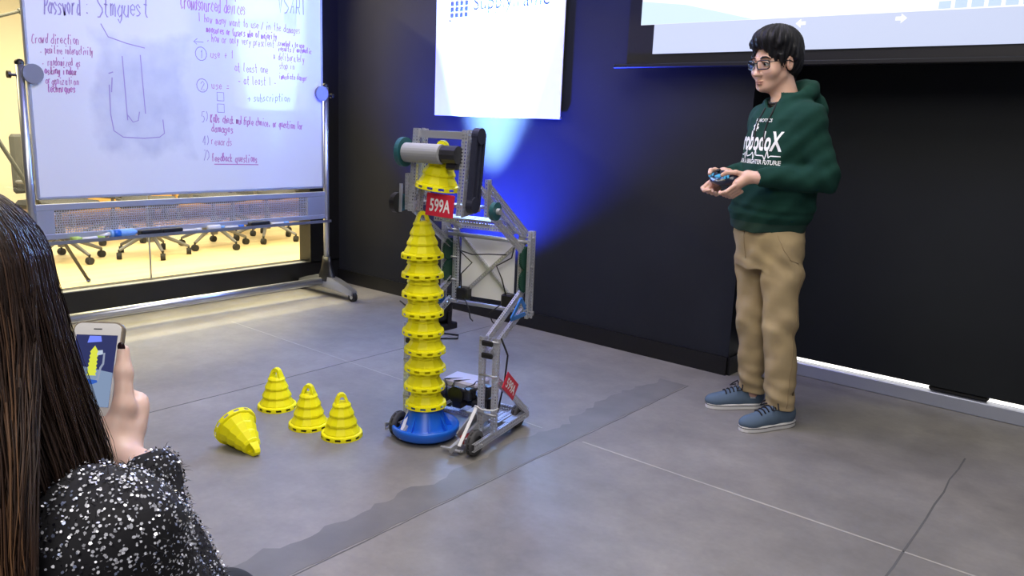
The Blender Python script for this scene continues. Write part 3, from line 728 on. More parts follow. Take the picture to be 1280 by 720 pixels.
# towers: a pair of uprights each side, the lift arms run between them
for s in (-1, 1):
    zt = .455
    ch('tower_upright', P(.085, s * .212, .06), P(.085, s * .212, zt), FRONT); ch('tower_upright', P(.085, s * .150, .06), P(.085, s * .150, zt), FRONT)
    ch('tower_brace', P(.055, s * .215, .275), P(-.215, s * .215, .065), (s, 0, 0))
    for z in (.14, .30, .44): part('standoff', MB().tube([P(.085, s * .14, z), P(.085, s * .225, z)], .0045, 8), 'steel_dull', smooth=True)
    for z in (.385, .435): part('pivot_bearing', MB().box(P(.098, s * .181, z), (.05, .012, .022), bev=.004), 'black_plastic')
    # first stage arms
    A0, A1, B0, B1 = (.095, .455), (-.195, .605), (.085, .385), (-.195, .515)
    ch('lower_arm', P(A0[0], s * .186, A0[1]), P(A1[0], s * .186, A1[1]), (s, 0, 0)); ch('lower_arm', P(B0[0], s * .186, B0[1]), P(B1[0], s * .186, B1[1]), (s, 0, 0))
    part('arm_gusset', MB().bar(P(-.05, s * .203, .505), P(-.195, s * .203, .505), .006, .016).bar(P(-.05, s * .203, .505), P(-.13, s * .203, .575), .006, .016).bar(P(-.13, s * .203, .575), P(-.195, s * .203, .505), .006, .016), 'bracket_blue')
    # rear links
    ch('rear_link', P(-.195, s * .212, .485), P(-.195, s * .212, .850), BACK); ch('rear_link', P(-.195, s * .160, .50), P(-.195, s * .160, .850), FRONT)
    ch('rear_link', P(-.175, s * .215, .485), P(-.175, s * .215, .850), (s, 0, 0), w=.0127)
    for z in (.51, .60, .70, .82): part('standoff', MB().tube([P(-.195, s * .15, z), P(-.195, s * .22, z)], .0045, 8), 'steel_dull', smooth=True)
    for z in (.640, .735):
        g = MB()
        for k in range(36):
            a0 = 2 * PI * k / 36
            g.add([P(-.185 + math.cos(a0 + d * .07) * rr, s * (.186 + t * .005), z + math.sin(a0 + d * .07) * rr) for t in (-1, 1) for (d, rr) in ((-.5, .044), (.5, .044), (.35, .0485), (-.35, .0485))],
                  [(0, 1, 2, 3), (4, 7, 6, 5), (0, 3, 7, 4), (1, 5, 6, 2), (3, 2, 6, 7)])
        g.tube([P(-.185, s * .181, z), P(-.185, s * .191, z)], .0442, 36)
        part('lift_gear', g, 'gear_green')
    # second stage arms up to the claw
    U0, U1, V0, V1 = (-.195, .835), (.13, 1.045), (-.185, .755), (.13, .955)
    ch('upper_arm', P(U0[0], s * .186, U0[1]), P(U1[0], s * .186, U1[1]), (s, 0, 0)); ch('upper_arm', P(V0[0], s * .186, V0[1]), P(V1[0], s * .186, V1[1]), (s, 0, 0))
    ch('upper_arm', P(U0[0], s * .140, U0[1]), P(U1[0], s * .140, U1[1]), UPV)
    ch('arm_upright', P(.13, s * .186, .93), P(.13, s * .186, 1.07), (s, 0, 0))
    part('shaft_gear', MB().tube([P(.13, s * .205, .955), P(.13, s * .222, .955)], .034, 24), 'gear_teal')
    part('shaft_collar', MB().tube([P(.13, s * .222, .955), P(.13, s * .235, .955)], .012, 12), 'steel')
for (fw, z, nm) in ((-.235, .495, 'cross_tube'), (-.20, .800, 'cross_tube')):
    part(nm, MB().tube([P(fw, -.21, z), P(fw, .21, z)], .0095, 10), 'steel_dull', smooth=True)
ch('cross_rail', P(-.185, -.14, .845), P(-.185, .14, .845), FRONT); ch('cross_rail', P(.10, -.14, .965), P(.10, .14, .965), UPV, w=.05)
ch('cross_rail', P(-.03, -.13, .900), P(-.03, .13, .900), UPV, w=.10, d=.02, m='steel_dull')
ch('cross_brace', P(-.205, -.15, .515), P(-.205, .15, .80), FRONT, w=.0127); ch('cross_brace', P(-.212, -.15, .80), P(-.212, .15, .515), FRONT, w=.0127)
part('back_sheet', MB().box(P(-.225, -.015, .665), (.265, .003, .27)), 'panel_white')
for s in (-1, 1):
    part('lift_motor', MB().box(P(-.195, s * .112, .545), (.055, .05, .055), bev=.006), 'black_plastic')
    part('wire', MB().tube([P(-.17, s * .11, .57), P(-.15, s * .10, .64), P(-.17, s * .06, .69), P(-.18, s * .125, .73), P(-.18, s * .14, .80)], .0028, 6), 'wire', smooth=True)
    part('wire', MB().tube([P(-.17, s * .09, .53), P(-.14, s * .05, .49), P(-.16, s * .055, .45), P(-.19, s * .06, .43)], .0028, 6), 'wire', smooth=True)
part('wire', MB().tube([P(-.18, -.13, .735), P(-.17, -.06, .725), P(-.17, .02, .735), P(-.18, .10, .74)], .0028, 6), 'wire', smooth=True)
part('wire', MB().tube([P(.02, .20, .44), P(-.03, .205, .36), P(-.02, .20, .25), P(-.02, .17, .10)], .004, 6), 'wire', smooth=True)
# chassis contents: controller box, motors, claw for the goal
part('controller_box', MB().box(P(-.10, -.03, .185), (.17, .12, .035), bev=.008), 'brain')
part('battery', MB().box(P(-.12, .02, .105), (.15, .06, .05), bev=.006), 'black_plastic')
for (fw, s, z) in ((-.03, -.10, .13), (-.02, -.01, .125), (-.03, .08, .12), (-.05, .10, .18), (-.02, .03, .165)):
    part('motor', MB().box(P(fw, s, z), (.05, .055, .048), bev=.006), 'dark_plastic')
for k in range(7):
    a = RNG.uniform(-.10, .10)
    part('wire', MB().tube([P(-.02, a, .14), P(.015, a + RNG.uniform(-.03, .03), .20), P(-.03, a + RNG.uniform(-.06, .06), .205), P(-.09, a * .5, .20)], .003, 5), 'wire', smooth=True)
part('sprocket', MB().tube([P(.012, -.005, .165), P(.024, -.005, .165)], .036, 14), 'black_plastic')
for s in (-1, 1):
    part('goal_fork', MB().bar(P(.25, s * .118, .03), P(.03, s * .145, .10), .012, .022), 'steel')
    part('goal_fork_strip', MB().bar(P(.215, s * .137, .040), P(.105, s * .148, .175), .004, .014, up=(1, 0, 0)), 'panel_white')
part('front_bar', MB().tube([P(.225, .06, .024), P(.225, .15, .024)], .005, 8).tube([P(.205, .06, .016), P(.205, .15, .016)], .005, 8), 'steel')
part('side_guard', MB().bar(P(.17, .108, .050), P(.04, .125, .13), .006, .06).box(P(.06, .118, .135), (.05, .07, .006)), 'steel_dull')
part('motor', MB().box(P(.165, .135, .055), (.03, .05, .035), bev=.006), 'red_wire')
part('zip_tie', MB().tube([P(.11, .14, .175), P(.12, .18, .170), P(.11, .225, .172), P(.08, .23, .172)], .003, 6), 'white_plastic', smooth=True)
def plate(loc, rot, w, h, txt):
    e = MB().box((0, 0, 0), (w, .004, h), bev=.0015).build('team_plate', MT['red'], RB)
    e.location = loc; e.rotation_euler = rot
    me = text_mesh(txt, h * .78, bold=h * .016, align='CENTER')
    xs = [v.co.x for v in me.vertices]; k = w * .74 / (max(xs) - min(xs))
    for v in me.vertices: v.co.x *= k
    o = link('plate_number', me, MT['plate_white'], e, loc=(0, -.0026, -h * .28)); o.rotation_euler = (PI / 2, 0, 0)
_c, _s = math.cos(.70), math.sin(.70)
plate(P(.000, .238, .245), Matrix(((0, -1, 0), (_c, 0, _s), (-_s, 0, _c))).to_euler(), .125, .072, '599A')
plate(P(.205, .018, .966), (math.radians(-4), math.radians(3), math.radians(4)), .118, .085, '599A')
part('team_plate', MB().box(P(.16, .135, .97), (.035, .004, .045), bev=.001), 'red')
# claw: two side frames, roller, tread, top bar
CW = .108
for s in (-1, 1):
    ch('claw_side', P(.215, s * CW, .935), P(.185, s * CW, 1.245), FRONT); ch('claw_side', P(.165, s * CW, .935), P(.135, s * CW, 1.245), (s, 0, 0))
    part('claw_link', MB().bar(P(.20, s * CW, .94), P(.12, s * .14, .96), .006, .025), 'steel_dull')
part('claw_top_bar', MB().bar(P(.17, -CW, 1.225), P(.17, CW, 1.225), .02, .028), 'steel')
rl = part('intake_roller', MB().tube([P(.225, -.125, 1.155), P(.225, .035, 1.155)], .036, 24), 'roller_grey', smooth=False)
part('roller_gear', MB().tube([P(.215, -.150, 1.155), P(.215, -.132, 1.155)], .055, 24), 'gear_teal')
part('roller_motor', MB().tube([P(.215, .035, 1.155), P(.215, .10, 1.155)], .033, 12).box(P(.19, .07, 1.14), (.05, .06, .08), bev=.006), 'dark_plastic')
for fw, sz in ((.195, .012), (.165, .012), (.140, .012)):
    part('drive_chain', MB().bar(P(fw, .140, .97), P(fw - .028, .140, 1.235), .022, .012, up=(0, 1, 0)), 'tread')
part('chain_wheel', MB().tube([P(.145, .128, 1.225), P(.145, .155, 1.225)], .03, 20), 'tread'); part('chain_wheel', MB().tube([P(.175, .128, .975), P(.175, .155, .975)], .03, 20), 'tread')
part('claw_wheel', MB().tube([P(.155, -.225, .955), P(.155, -.205, .955)], .04, 20), 'black_plastic')
part('claw_bracket', MB().bar(P(.155, -.20, .92), P(.15, -.20, 1.03), .012, .006), 'steel')
MAT_R = RB.matrix_basis if hasattr(RB, 'matrix_basis') else Matrix.Identity(4)
_a = math.atan2(.2, .98); _q = rz(_a) @ P(.165, -.022, 0)
cone((-2.13 + _q.x, 2.28 + _q.y, 1.022), (.0, .12, .3), 'yellow cone gripped in the raised robot claw above the tower')
# ------------------------------------------------------------------ smooth bodies: distance fields turned into meshes
class Vol:
    def __init__(s, lo, hi, h):
        s.lo = np.array(lo, float); s.h = h
        s.n = np.ceil((np.array(hi) - s.lo) / h).astype(int) + 1
        s.d = np.full(s.n, 0.5, np.float32)
    def _blk(s, lo, hi):
        a = np.clip(np.floor((np.array(lo) - s.lo) / s.h).astype(int), 0, s.n - 1)
        b = np.clip(np.ceil((np.array(hi) - s.lo) / s.h).astype(int) + 1, 1, s.n)
        g = [(s.lo[i] + s.h * np.arange(a[i], b[i])).astype(np.float32) for i in range(3)]
        return tuple(slice(a[i], b[i]) for i in range(3)), g[0][:, None, None], g[1][None, :, None], g[2][None, None, :]
    def put(s, fn, lo, hi, k=.01, op='u'):
        sl, x, y, z = s._blk(np.array(lo) - 2 * k - 2 * s.h, np.array(hi) + 2 * k + 2 * s.h)
        if min(sl[i].stop - sl[i].start for i in range(3)) <= 0: return s
        e = fn(x, y, z).astype(np.float32); d = s.d[sl]
        if op == 's': e = -e; hh = np.clip(.5 - .5 * (e - d) / k, 0, 1); r = d * hh + e * (1 - hh) + k * hh * (1 - hh)
        else: hh = np.clip(.5 + .5 * (e - d) / k, 0, 1); r = e * (1 - hh) + d * hh - k * hh * (1 - hh)
        s.d[sl] = r; return s
    def cap(s, a, b, ra, rb=None, k=.01, op='u', flat=None):
        rb = ra if rb is None else rb; a = np.array(a, float); b = np.array(b, float); ab = b - a; q = max(ab @ ab, 1e-9)
        def fn(x, y, z):
            px, py, pz = x - a[0], y - a[1], z - a[2]
            t = np.clip((px * ab[0] + py * ab[1] + pz * ab[2]) / q, 0, 1)
            return np.sqrt((px - t * ab[0]) ** 2 + (py - t * ab[1]) ** 2 + (pz - t * ab[2]) ** 2) - (ra + (rb - ra) * t)
        R = max(ra, rb); return s.put(fn, np.minimum(a, b) - R, np.maximum(a, b) + R, k, op)
    def chain(s, pts, rs, k=.008, op='u'):
        for i in range(len(pts) - 1): s.cap(pts[i], pts[i + 1], rs[i], rs[i + 1], k, op)
        return s
    def ell(s, c, r, M=None, k=.01, op='u'):
        c = np.array(c, float); r = np.array(r, float); M = np.eye(3) if M is None else np.array(M)   # rows of M: the ellipsoid's axes
        def fn(x, y, z):
            p = [x - c[0], y - c[1], z - c[2]]
            u = [(M[i][0] * p[0] + M[i][1] * p[1] + M[i][2] * p[2]) for i in range(3)]
            k0 = np.sqrt(sum((u[i] / r[i]) ** 2 for i in range(3))); k1 = np.sqrt(sum((u[i] / r[i] ** 2) ** 2 for i in range(3)))
            return k0 * (k0 - 1) / np.maximum(k1, 1e-6)
        R = r.max(); return s.put(fn, c - R, c + R, k, op)
    def loft(s, zs, A, B, CX, CY, u, k=.02, op='u', p=2.3):
        """upright body of elliptic sections: half widths A along u, B across, centres CX, CY, all tables over heights zs"""
        zs = np.array(zs, float); w = (-u[1], u[0]); R = max(max(A), max(B))
        def fn(x, y, z):
            a = np.interp(z, zs, A); b = np.interp(z, zs, B); cx = np.interp(z, zs, CX); cy = np.interp(z, zs, CY)
            dx, dy = x - cx, y - cy
            l = np.abs(dx * u[0] + dy * u[1]) / a; f = np.abs(dx * w[0] + dy * w[1]) / b
            e = ((l ** p + f ** p) ** (1 / p) - 1) * np.minimum(a, b)
            return np.maximum(e, np.maximum(zs[0] - z, z - zs[-1]))
        return s.put(fn, (min(CX) - R, min(CY) - R, zs[0]), (max(CX) + R, max(CY) + R, zs[-1]), k, op)
    def warp(s, fn, band=.03):
        """add fn(x, y, z) to the field near the surface (folds, wrinkles)"""
        i = np.nonzero(np.abs(s.d) < band); p = [s.lo[k] + s.h * i[k] for k in range(3)]
        s.d[i] += fn(*p).astype(np.float32); return s
    def mesh(s, name):
        d = s.d; d[0] = d[-1] = .5; d[:, 0] = d[:, -1] = .5; d[:, :, 0] = d[:, :, -1] = .5
        ins = d < 0; c = [slice(0, -1), slice(1, None)]
        cnt = sum(ins[c[i], c[j], c[k]].astype(np.int8) for i in (0, 1) for j in (0, 1) for k in (0, 1))
        I = np.stack(np.nonzero((cnt > 0) & (cnt < 8)), 1)
        vid = np.full(cnt.shape, -1, np.int32); vid[tuple(I.T)] = np.arange(len(I))
        acc = np.zeros((len(I), 3)); num = np.zeros(len(I))
        offs = [(i, j, k) for i in (0, 1) for j in (0, 1) for k in (0, 1)]
        val = {o: d[I[:, 0] + o[0], I[:, 1] + o[1], I[:, 2] + o[2]] for o in offs}
        for o in offs:
            for ax in range(3):
                if o[ax]: continue
                q = list(o); q[ax] = 1; q = tuple(q); v0, v1 = val[o], val[q]
                m = (v0 < 0) != (v1 < 0); t = np.where(m, v0 / np.where(m, v0 - v1, 1), 0)
                pt = np.zeros((len(I), 3)); pt[:] = o; pt[:, ax] += t
                acc[m] += pt[m]; num[m] += 1
        V = s.lo + s.h * (I + acc / num[:, None])
        F = []
        for ax in range(3):
            a0 = [slice(None)] * 3; a1 = [slice(None)] * 3; a0[ax] = slice(0, -1); a1[ax] = slice(1, None)
            p, q = ins[tuple(a0)], ins[tuple(a1)]; E = np.stack(np.nonzero(p != q), 1)
            u, w = [(1, 2), (2, 0), (0, 1)][ax]
            fl = p[tuple(E.T)]
            def cell(du, dw):
                e = E.copy(); e[:, u] -= du; e[:, w] -= dw; return vid[tuple(e.T)]
            Q = np.stack([cell(1, 1), cell(0, 1), cell(0, 0), cell(1, 0)], 1)
            Q[~fl] = Q[~fl][:, ::-1]; F.append(Q)
        F = np.concatenate(F); F = F[(F >= 0).all(1)]
        me = bpy.data.meshes.new(name); me.vertices.add(len(V)); me.vertices.foreach_set('co', V.astype(np.float32).ravel())
        me.loops.add(F.size); me.loops.foreach_set('vertex_index', F.astype(np.int32).ravel())
        me.polygons.add(len(F)); me.polygons.foreach_set('loop_start', np.arange(0, F.size, 4, dtype=np.int32)); me.polygons.foreach_set('loop_total', np.full(len(F), 4, np.int32))
        me.update(calc_edges=True); me.validate()
        return me
def centres(me):
    c = np.zeros(len(me.polygons) * 3, np.float32); me.polygons.foreach_get('center', c); return c.reshape(-1, 3)

# ------------------------------------------------------------------ person with the controller
SKIN = mat('light_warm_skin', (0.60, 0.37, 0.28), 0.5, noise=(30, (0.64, 0.40, 0.30)), sss=.15)
LIPS = mat('lip_skin', (0.47, 0.23, 0.19), 0.5)
HOOD = mat('dark_green_fleece', (0.006, 0.036, 0.027), 0.92, spec=.2, noise=(14, (0.009, 0.046, 0.035)), bump=(260, .25, .002))
RIBK = mat('dark_green_rib_knit', (0.006, 0.034, 0.025), 0.9)
CHINO = mat('khaki_cotton_twill', (0.36, 0.275, 0.145), 0.85, noise=(10, (0.41, 0.315, 0.175)), bump=(180, .2, .002))
HAIRB = mat('black_hair', (0.004, 0.004, 0.006), 0.6, noise=(40, (0.009, 0.009, 0.013)), spec=.3)
SHOE = mat('blue_grey_canvas', (0.085, 0.13, 0.19), 0.85, bump=(300, .2, .001))
SOLE = mat('white_rubber_sole', (0.74, 0.74, 0.74), 0.5)
LACE = mat('black_lace', (0.008, 0.008, 0.01), 0.8)
EYEW = mat('eye_white', (0.75, 0.74, 0.72), 0.25)
EYED = mat('dark_eye', (0.01, 0.007, 0.005), 0.15)
GLASSF = mat('black_glasses_frame', (0.006, 0.006, 0.008), 0.25)
PRINT = mat('white_ink_print', (0.80, 0.82, 0.82), 0.7)

BOY = (-1.30, 3.38, 0.0); BROT = math.atan2(.359, .933)      # local x: across the line of sight, local y: away, z up
tf = np.array([-.77, -.64]); tl = np.array([.64, -.77])       # chest: forward, to his left
hd = np.array([-.71, -.705])                                   # where the face looks
def bp(f, l, z, c=(0., 0.)): return np.array([c[0] + f * tf[0] + l * tl[0], c[1] + f * tf[1] + l * tl[1], z])
HC = np.array([-.066, .0, 1.575])
pit = math.radians(9)
hl = np.array([-hd[1], hd[0], 0]) * -1 if False else np.array([.705, -.71, 0])
hf = np.array([hd[0] * math.cos(pit), hd[1] * math.cos(pit), -math.sin(pit)]); hu = np.cross(hf, -hl); hu = hu / np.linalg.norm(hu)
if hu[2] < 0: hu = -hu
HM = np.stack([hl, hf, hu])
def hp(l, f, u): return HC + l * hl + f * hf + u * hu

def finger(v, pts, r=.0085, k=.004): v.chain([np.array(p) for p in pts], [r * 1.08, r, r * .95, r * .82][:len(pts)], k)

SHL, ELL, WRL = np.array([.090, -.120, 1.340]), np.array([.180, -.135, 1.105]), np.array([-.072, -.212, 1.098])
SHR, ELR, WRR = np.array([-.088, .120, 1.340]), np.array([-.075, .185, 1.105]), np.array([-.205, -.015, 1.095])
HIPL, KNL, ANL = np.array([.035, -.065, .88]), np.array([.066, -.085, .48]), np.array([.108, -.072, .075])
HIPR, KNR, ANR = np.array([-.068, .062, .88]), np.array([-.055, .06, .475]), np.array([-.020, .115, .075])
CT = np.array([-.222, -.152, 1.083])                           # controller centre
cl = np.array([.58, -.815, 0.]); cf = np.array([-.75, -.53, -.39]); cf = cf / np.linalg.norm(cf); cf = cf - cl * (cf @ cl); cf /= np.linalg.norm(cf)
cu = np.cross(cf, -cl); cu = cu if cu[2] > 0 else -cu           # controller axes: to his left, away from him, up out of its face
def cp(l, f, u): return CT + l * cl + f * cf + u * cu

def boy_body():
    v = Vol((-.33, -.33, .02), (.27, .28, 1.76), .0040)
    # trunk and limbs (under the clothes)
    v.loft([.80, .95, 1.10, 1.25, 1.38, 1.43], [.13, .12, .125, .14, .12, .05], [.10, .095, .095, .105, .07, .05], [-.02, -.015, -.005, .005, .005, 0], [0] * 6, tl)
    v.cap((0, .005, 1.40), hp(0, -.022, -.055), .056, .053, .02)
    for (a, b, c) in ((SHL, ELL, WRL), (SHR, ELR, WRR)):
        v.chain([a, b, c], [.045, .036, .026], .015)
    for (a, b, c) in ((HIPL, KNL, ANL), (HIPR, KNR, ANR)): v.chain([a, b, c], [.07, .048, .036], .02)
    # head
    v.ell(hp(0, -.014, .042), (.0745, .094, .090), HM, .01); v.ell(hp(0, .030, -.030), (.061, .060, .088), HM, .03)
    v.ell(hp(0, .046, -.078), (.038, .040, .036), HM, .025); v.ell(hp(0, .074, -.102), (.015, .015, .013), HM, .02)
    for s in (-1, 1):
        v.ell(hp(s * .042, .058, -.035), (.026, .026, .026), HM, .02)                   # cheek
        v.cap(hp(s * .052, .01, -.055), hp(s * .024, .066, -.096), .014, .011, .02)        # jaw line
        v.ell(hp(s * .033, .099, .002), (.017, .014, .011), HM, .010, 's')               # eye socket
        v.cap(hp(s * .014, .088, .020), hp(s * .046, .076, .020), .007, .006, .010)      # brow
        v.ell(hp(s * .078, -.006, -.008), (.009, .018, .031), HM, .006); v.ell(hp(s * .086, -.004, -.006), (.006, .010, .020), HM, .004, 's')
        v.ell(hp(s * .012, .094, -.044), (.008, .009, .007), HM, .006)
    v.cap(hp(0, .086, .006), hp(0, .106, -.040), .007, .0105, .010); v.ell(hp(0, .108, -.041), (.011, .010, .009), HM, .006)
    v.ell(hp(0, .0925, -.071), (.021, .0085, .0045), HM, .004); v.ell(hp(0, .0915, -.080), (.017, .0085, .0052), HM, .004)
    v.cap(hp(-.024, .096, -.0755), hp(.024, .096, -.0755), .0016, .0016, .002, 's')
    # hands on the controller
    for s in (-1, 1):
        W_ = WRL if s > 0 else WRR
        pal0 = cp(s * .094, -.055, -.008); pal1 = cp(s * .092, -.005, -.018)
        v.cap(W_, pal0, .025, .027, .012); v.cap(pal0, pal1, .026, .022, .012); v.cap(cp(s * .080, -.05, -.022), cp(s * .084, .01, -.030), .018, .015, .01)
        for i in range(4):                                                               # fingers curl under and around the front
            f0 = -.02 + .001 * i; dz = -.012 - .013 * i
            b0 = cp(s * (.098 - .004 * i), .018 - .011 * i, -.006 + dz); b1 = cp(s * (.094 - .008 * i), .058 - .012 * i, -.016 + dz)
            b2 = cp(s * (.066 - .004 * i), .068 - .014 * i, -.022 + dz * .9); b3 = cp(s * (.042 - .002 * i), .056 - .012 * i, -.024 + dz * .8)
            finger(v, [b0, b1, b2, b3], .0088 - .0006 * (i == 3))
        finger(v, [cp(s * .090, -.045, .006), cp(s * .082, -.015, .028), cp(s * .064, .014, .038), cp(s * .050, .030, .032)], .0105, .006)
    return v.mesh('person')
me = boy_body()
boy = link('person', me, [SKIN, LIPS], None, True, loc=BOY, rotz=BROT)
C_ = centres(me) - HC; lu = np.stack([C_ @ hl, C_ @ hf, C_ @ hu], 1)
mi = ((np.abs(lu[:, 0]) < .024) & (lu[:, 1] > .088) & (lu[:, 2] > -.0875) & (lu[:, 2] < -.0655) & (np.abs(lu[:, 2] + .0765) < .011 - .2 * np.abs(lu[:, 0]) ** 1.0 * .9)).astype(np.int32)
me.polygons.foreach_set('material_index', mi)
tag(boy, 'person in a dark green hoodie, khaki trousers and glasses, standing with a game controller', 'person')
def fold(x, y, z, f, ph): return np.sin(f[0] * x + f[1] * y + f[2] * z + ph)

def boy_hoodie():
    v = Vol((-.33, -.34, .84), (.28, .30, 1.56), .0042)
    v.loft([.865, .90, .935, .98, 1.06, 1.16, 1.26, 1.34, 1.39, 1.425, 1.45], [.168, .172, .186, .188, .178, .178, .186, .180, .145, .098, .072], [.138, .142, .156, .156, .146, .137, .136, .122, .096, .078, .066],
           [-.026, -.024, -.020, -.016, -.010, 0, .006, .008, .006, .002, 0], [0] * 11, tl, .02)
    for (a, b, c, s) in ((SHL, ELL, WRL, 1), (SHR, ELR, WRR, -1)):
        v.cap(a + np.array([-.02 * s * .64, .02 * s * .77, .005]), a, .064, .064, .03); v.cap(a, b, .064, .057, .03); v.cap(b, c + (b - c) * .16, .057, .044, .02); v.cap(c + (b - c) * .14, c + (b - c) * .02, .038, .036, .008)
    # hood lying round the neck and down the back
    prev = None
    for i in range(13):
        a = -2.45 + 4.9 * i / 12                                          # 0 = straight behind the neck
        f, l = -math.cos(a) * .082, math.sin(a) * .082
        back = max(0.0, math.cos(a))
        p = bp(f - .012, l, 1.437 + .030 * back - .038 * max(0, -math.cos(a)), (-.004, 0)); r = .021 + .020 * back
        if prev is not None: v.cap(prev[0], p, prev[1], r, .012)
        prev = (p, r)
    v.ell(bp(-.125, 0, 1.385), (.095, .050, .075), np.array([[tl[0], tl[1], 0], [tf[0], tf[1], 0], [0, 0, 1]]), .025)
    # pouch pocket
    v.ell(bp(.128, 0, 1.0), (.115, .030, .075), np.array([[tl[0], tl[1], 0], [tf[0], tf[1], 0], [0, 0, 1]]), .012)
    v.cap(bp(.185, .115, 1.045), bp(.165, .135, .955), .008, .006, .008, 's')
    v.cap((-.004, 0, 1.36), hp(0, -.01, -.04), .060, .068, .01, 's'); v.cap(bp(.02, 0, 1.41), bp(.11, 0, 1.425), .036, .030, .012, 's')
    for (b, c) in ((ELL, WRL), (ELR, WRR)): v.cap(c + (b - c) * .10, c - (b - c) * .1, .029, .031, .004, 's')
    def wr(x, y, z):
        q = (x * tl[0] + y * tl[1])
        w = .0022 * fold(x, y, z, (18, -10, 42), 0.4) * np.clip((1.30 - z) / .2, .15, 1) + .0026 * fold(x, y, z, (30, 22, -26), 1.9) + .0016 * fold(x, y, z, (-70, 20, 75), .3)
        dl = np.clip(1 - np.sqrt((x - ELL[0]) ** 2 + (y - ELL[1]) ** 2 + (z - ELL[2]) ** 2) / .14, 0, 1)
        w += dl * .0055 * np.sin(95 * (x * .75 + z * .65) + 3 * y)
        w += .0040 * np.sin(120 * z + 10 * q) * np.clip(1 - np.abs(z - .955) / .04, 0, 1)
        return w
    v.warp(wr)
    return v.mesh('hoodie')
mh = boy_hoodie(); hoodie = link('hoodie', mh, [HOOD, RIBK], boy, True)
Ch = centres(mh); mh.polygons.foreach_set('material_index', (Ch[:, 2] < .905).astype(np.int32))

def boy_trousers():
    v = Vol((-.24, -.24, .06), (.25, .25, .95), .0045)
    v.loft([.70, .76, .84, .93], [.150, .158, .160, .150], [.118, .128, .134, .122], [-.004, -.010, -.018, -.018], [0] * 4, tl, .03)
    v.chain([HIPL + np.array([.005, -.01, -.06]), (HIPL + KNL) / 2 + np.array([.004, -.005, 0]), KNL, (KNL + ANL) / 2 + np.array([.002, 0, 0]), ANL + np.array([0, 0, .02])], [.092, .083, .071, .066, .064], .02)
    v.chain([HIPR + np.array([-.0, .01, -.06]), (HIPR + KNR) / 2, KNR, (KNR + ANR) / 2, ANR + np.array([0, 0, .020])], [.090, .080, .068, .060, .058], .02)
    v.cap(bp(.16, .005, .73, (-.018, 0)), bp(.12, .0, .60, (-.01, 0)), .012, .02, .03, 's')
    v.put(lambda x, y, z: z - .085 + .02 * (y > .02) * 0 + 0 * x + 0 * y, (-.3, -.3, .0), (.3, .3, .085), .003, 's')
    for a in (ANL, ANR): v.cap(a + np.array([0, 0, -.05]), a + np.array([0, 0, .08]), .050, .048, .004, 's')
    def wr(x, y, z):
        w = .0030 * fold(x, y, z, (25, 15, 30), .2) + .0022 * fold(x, y, z, (-48, 30, 38), 1.2)
        kn = np.clip(1 - np.abs(z - .46) / .13, 0, 1); w += kn * .0045 * np.sin(62 * z + 28 * x + 30 * y)
        an = np.clip(1 - np.abs(z - .14) / .10, 0, 1); w += an * .0040 * np.sin(88 * z + 25 * x - 20 * y)
        cr = np.clip(1 - np.abs(z - .74) / .09, 0, 1); w += cr * .004 * np.sin(70 * (z + .8 * x) + 15 * y)
        return w
    v.warp(wr)
    return v.mesh('trousers')
trousers = link('trousers', boy_trousers(), CHINO, boy, True)
# pocket seam, fly button
def on_surface(me):
    return BVHTree.FromPolygons([v.co for v in me.vertices], [p.vertices for p in me.polygons])
bt = on_surface(trousers.data); bh = on_surface(mh)
def cast(tree, o, d):
    h = tree.ray_cast(Vector(o), Vector(d)); return h[0], h[1]
def seam(tree, pts, d, r, name, m, par):
    q = []
    for p in pts:
        h, n = cast(tree, p, d)
        if h is not None: q.append(h - Vector(d) * r * .4)
    if len(q) > 1: MB().tube(q, r, 5).build(name, m, par, True)
SEAMM = mat('khaki_seam', (0.30, 0.22, 0.12), 0.9)
tdir = (-tl[0], -tl[1], 0)
seam(bt, [(tl[0] * .4 + tf[0] * f, tl[1] * .4 + tf[1] * f, z) for f, z in ((.09, .86), (.07, .80), (.04, .76), (.0, .745))], tdir, .0022, 'pocket_seam', SEAMM, trousers)
seam(bt, [(tl[0] * .4 - tf[0] * .02, tl[1] * .4 - tf[1] * .02, z) for z in np.linspace(.72, .10, 20)], tdir, .0016, 'side_seam', SEAMM, trousers)
fdir = (-tf[0], -tf[1], 0)
seam(bt, [(tf[0] * .4 - .02 + tl[0] * .004, tf[1] * .4 + tl[1] * .004, z) for z in np.linspace(.86, .74, 8)], fdir, .0020, 'fly_seam', SEAMM, trousers)
# chest print: letters laid on the fleece
def lay(me, l0, z0, name, off=.0012):
    import bmesh
    bm = bmesh.new(); bm.from_mesh(me)
    for _ in range(2): bmesh.ops.subdivide_edges(bm, edges=[e for e in bm.edges if e.calc_length() > .012], cuts=1)
    bmesh.ops.triangulate(bm, faces=bm.faces[:])
    for v in bm.verts:
        o = bp(.45, l0 + v.co.x, z0 + v.co.y, (0, 0)); h, n = cast(bh, o, fdir)
        v.co = (h - Vector(fdir) * off) if h is not None else Vector(bp(.13, l0 + v.co.x, z0 + v.co.y))
    bm.to_mesh(me); bm.free(); link(name, me, PRINT, hoodie)
def fit(me, w, h):
    xs = [v.co.x for v in me.vertices]; ys = [v.co.y for v in me.vertices]
    kx = w / (max(xs) - min(xs)); ky = h / (max(ys) - min(ys)); x0, y0 = min(xs), min(ys)
    for v in me.vertices: v.co.x = (v.co.x - x0) * kx; v.co.y = (v.co.y - y0) * ky
    return me
lay(fit(text_mesh('robodoX', .1, bold=.003), .245, .082), -.118, 1.205, 'print_lettering')
lay(fit(text_mesh('FOR A BRIGHTER FUTURE', .03, bold=.0006), .245, .019), -.118, 1.150, 'print_lettering')
lay(fit(text_mesh('ROBOTICS', .03, bold=.0005), .10, .014), -.045, 1.325, 'print_lettering')
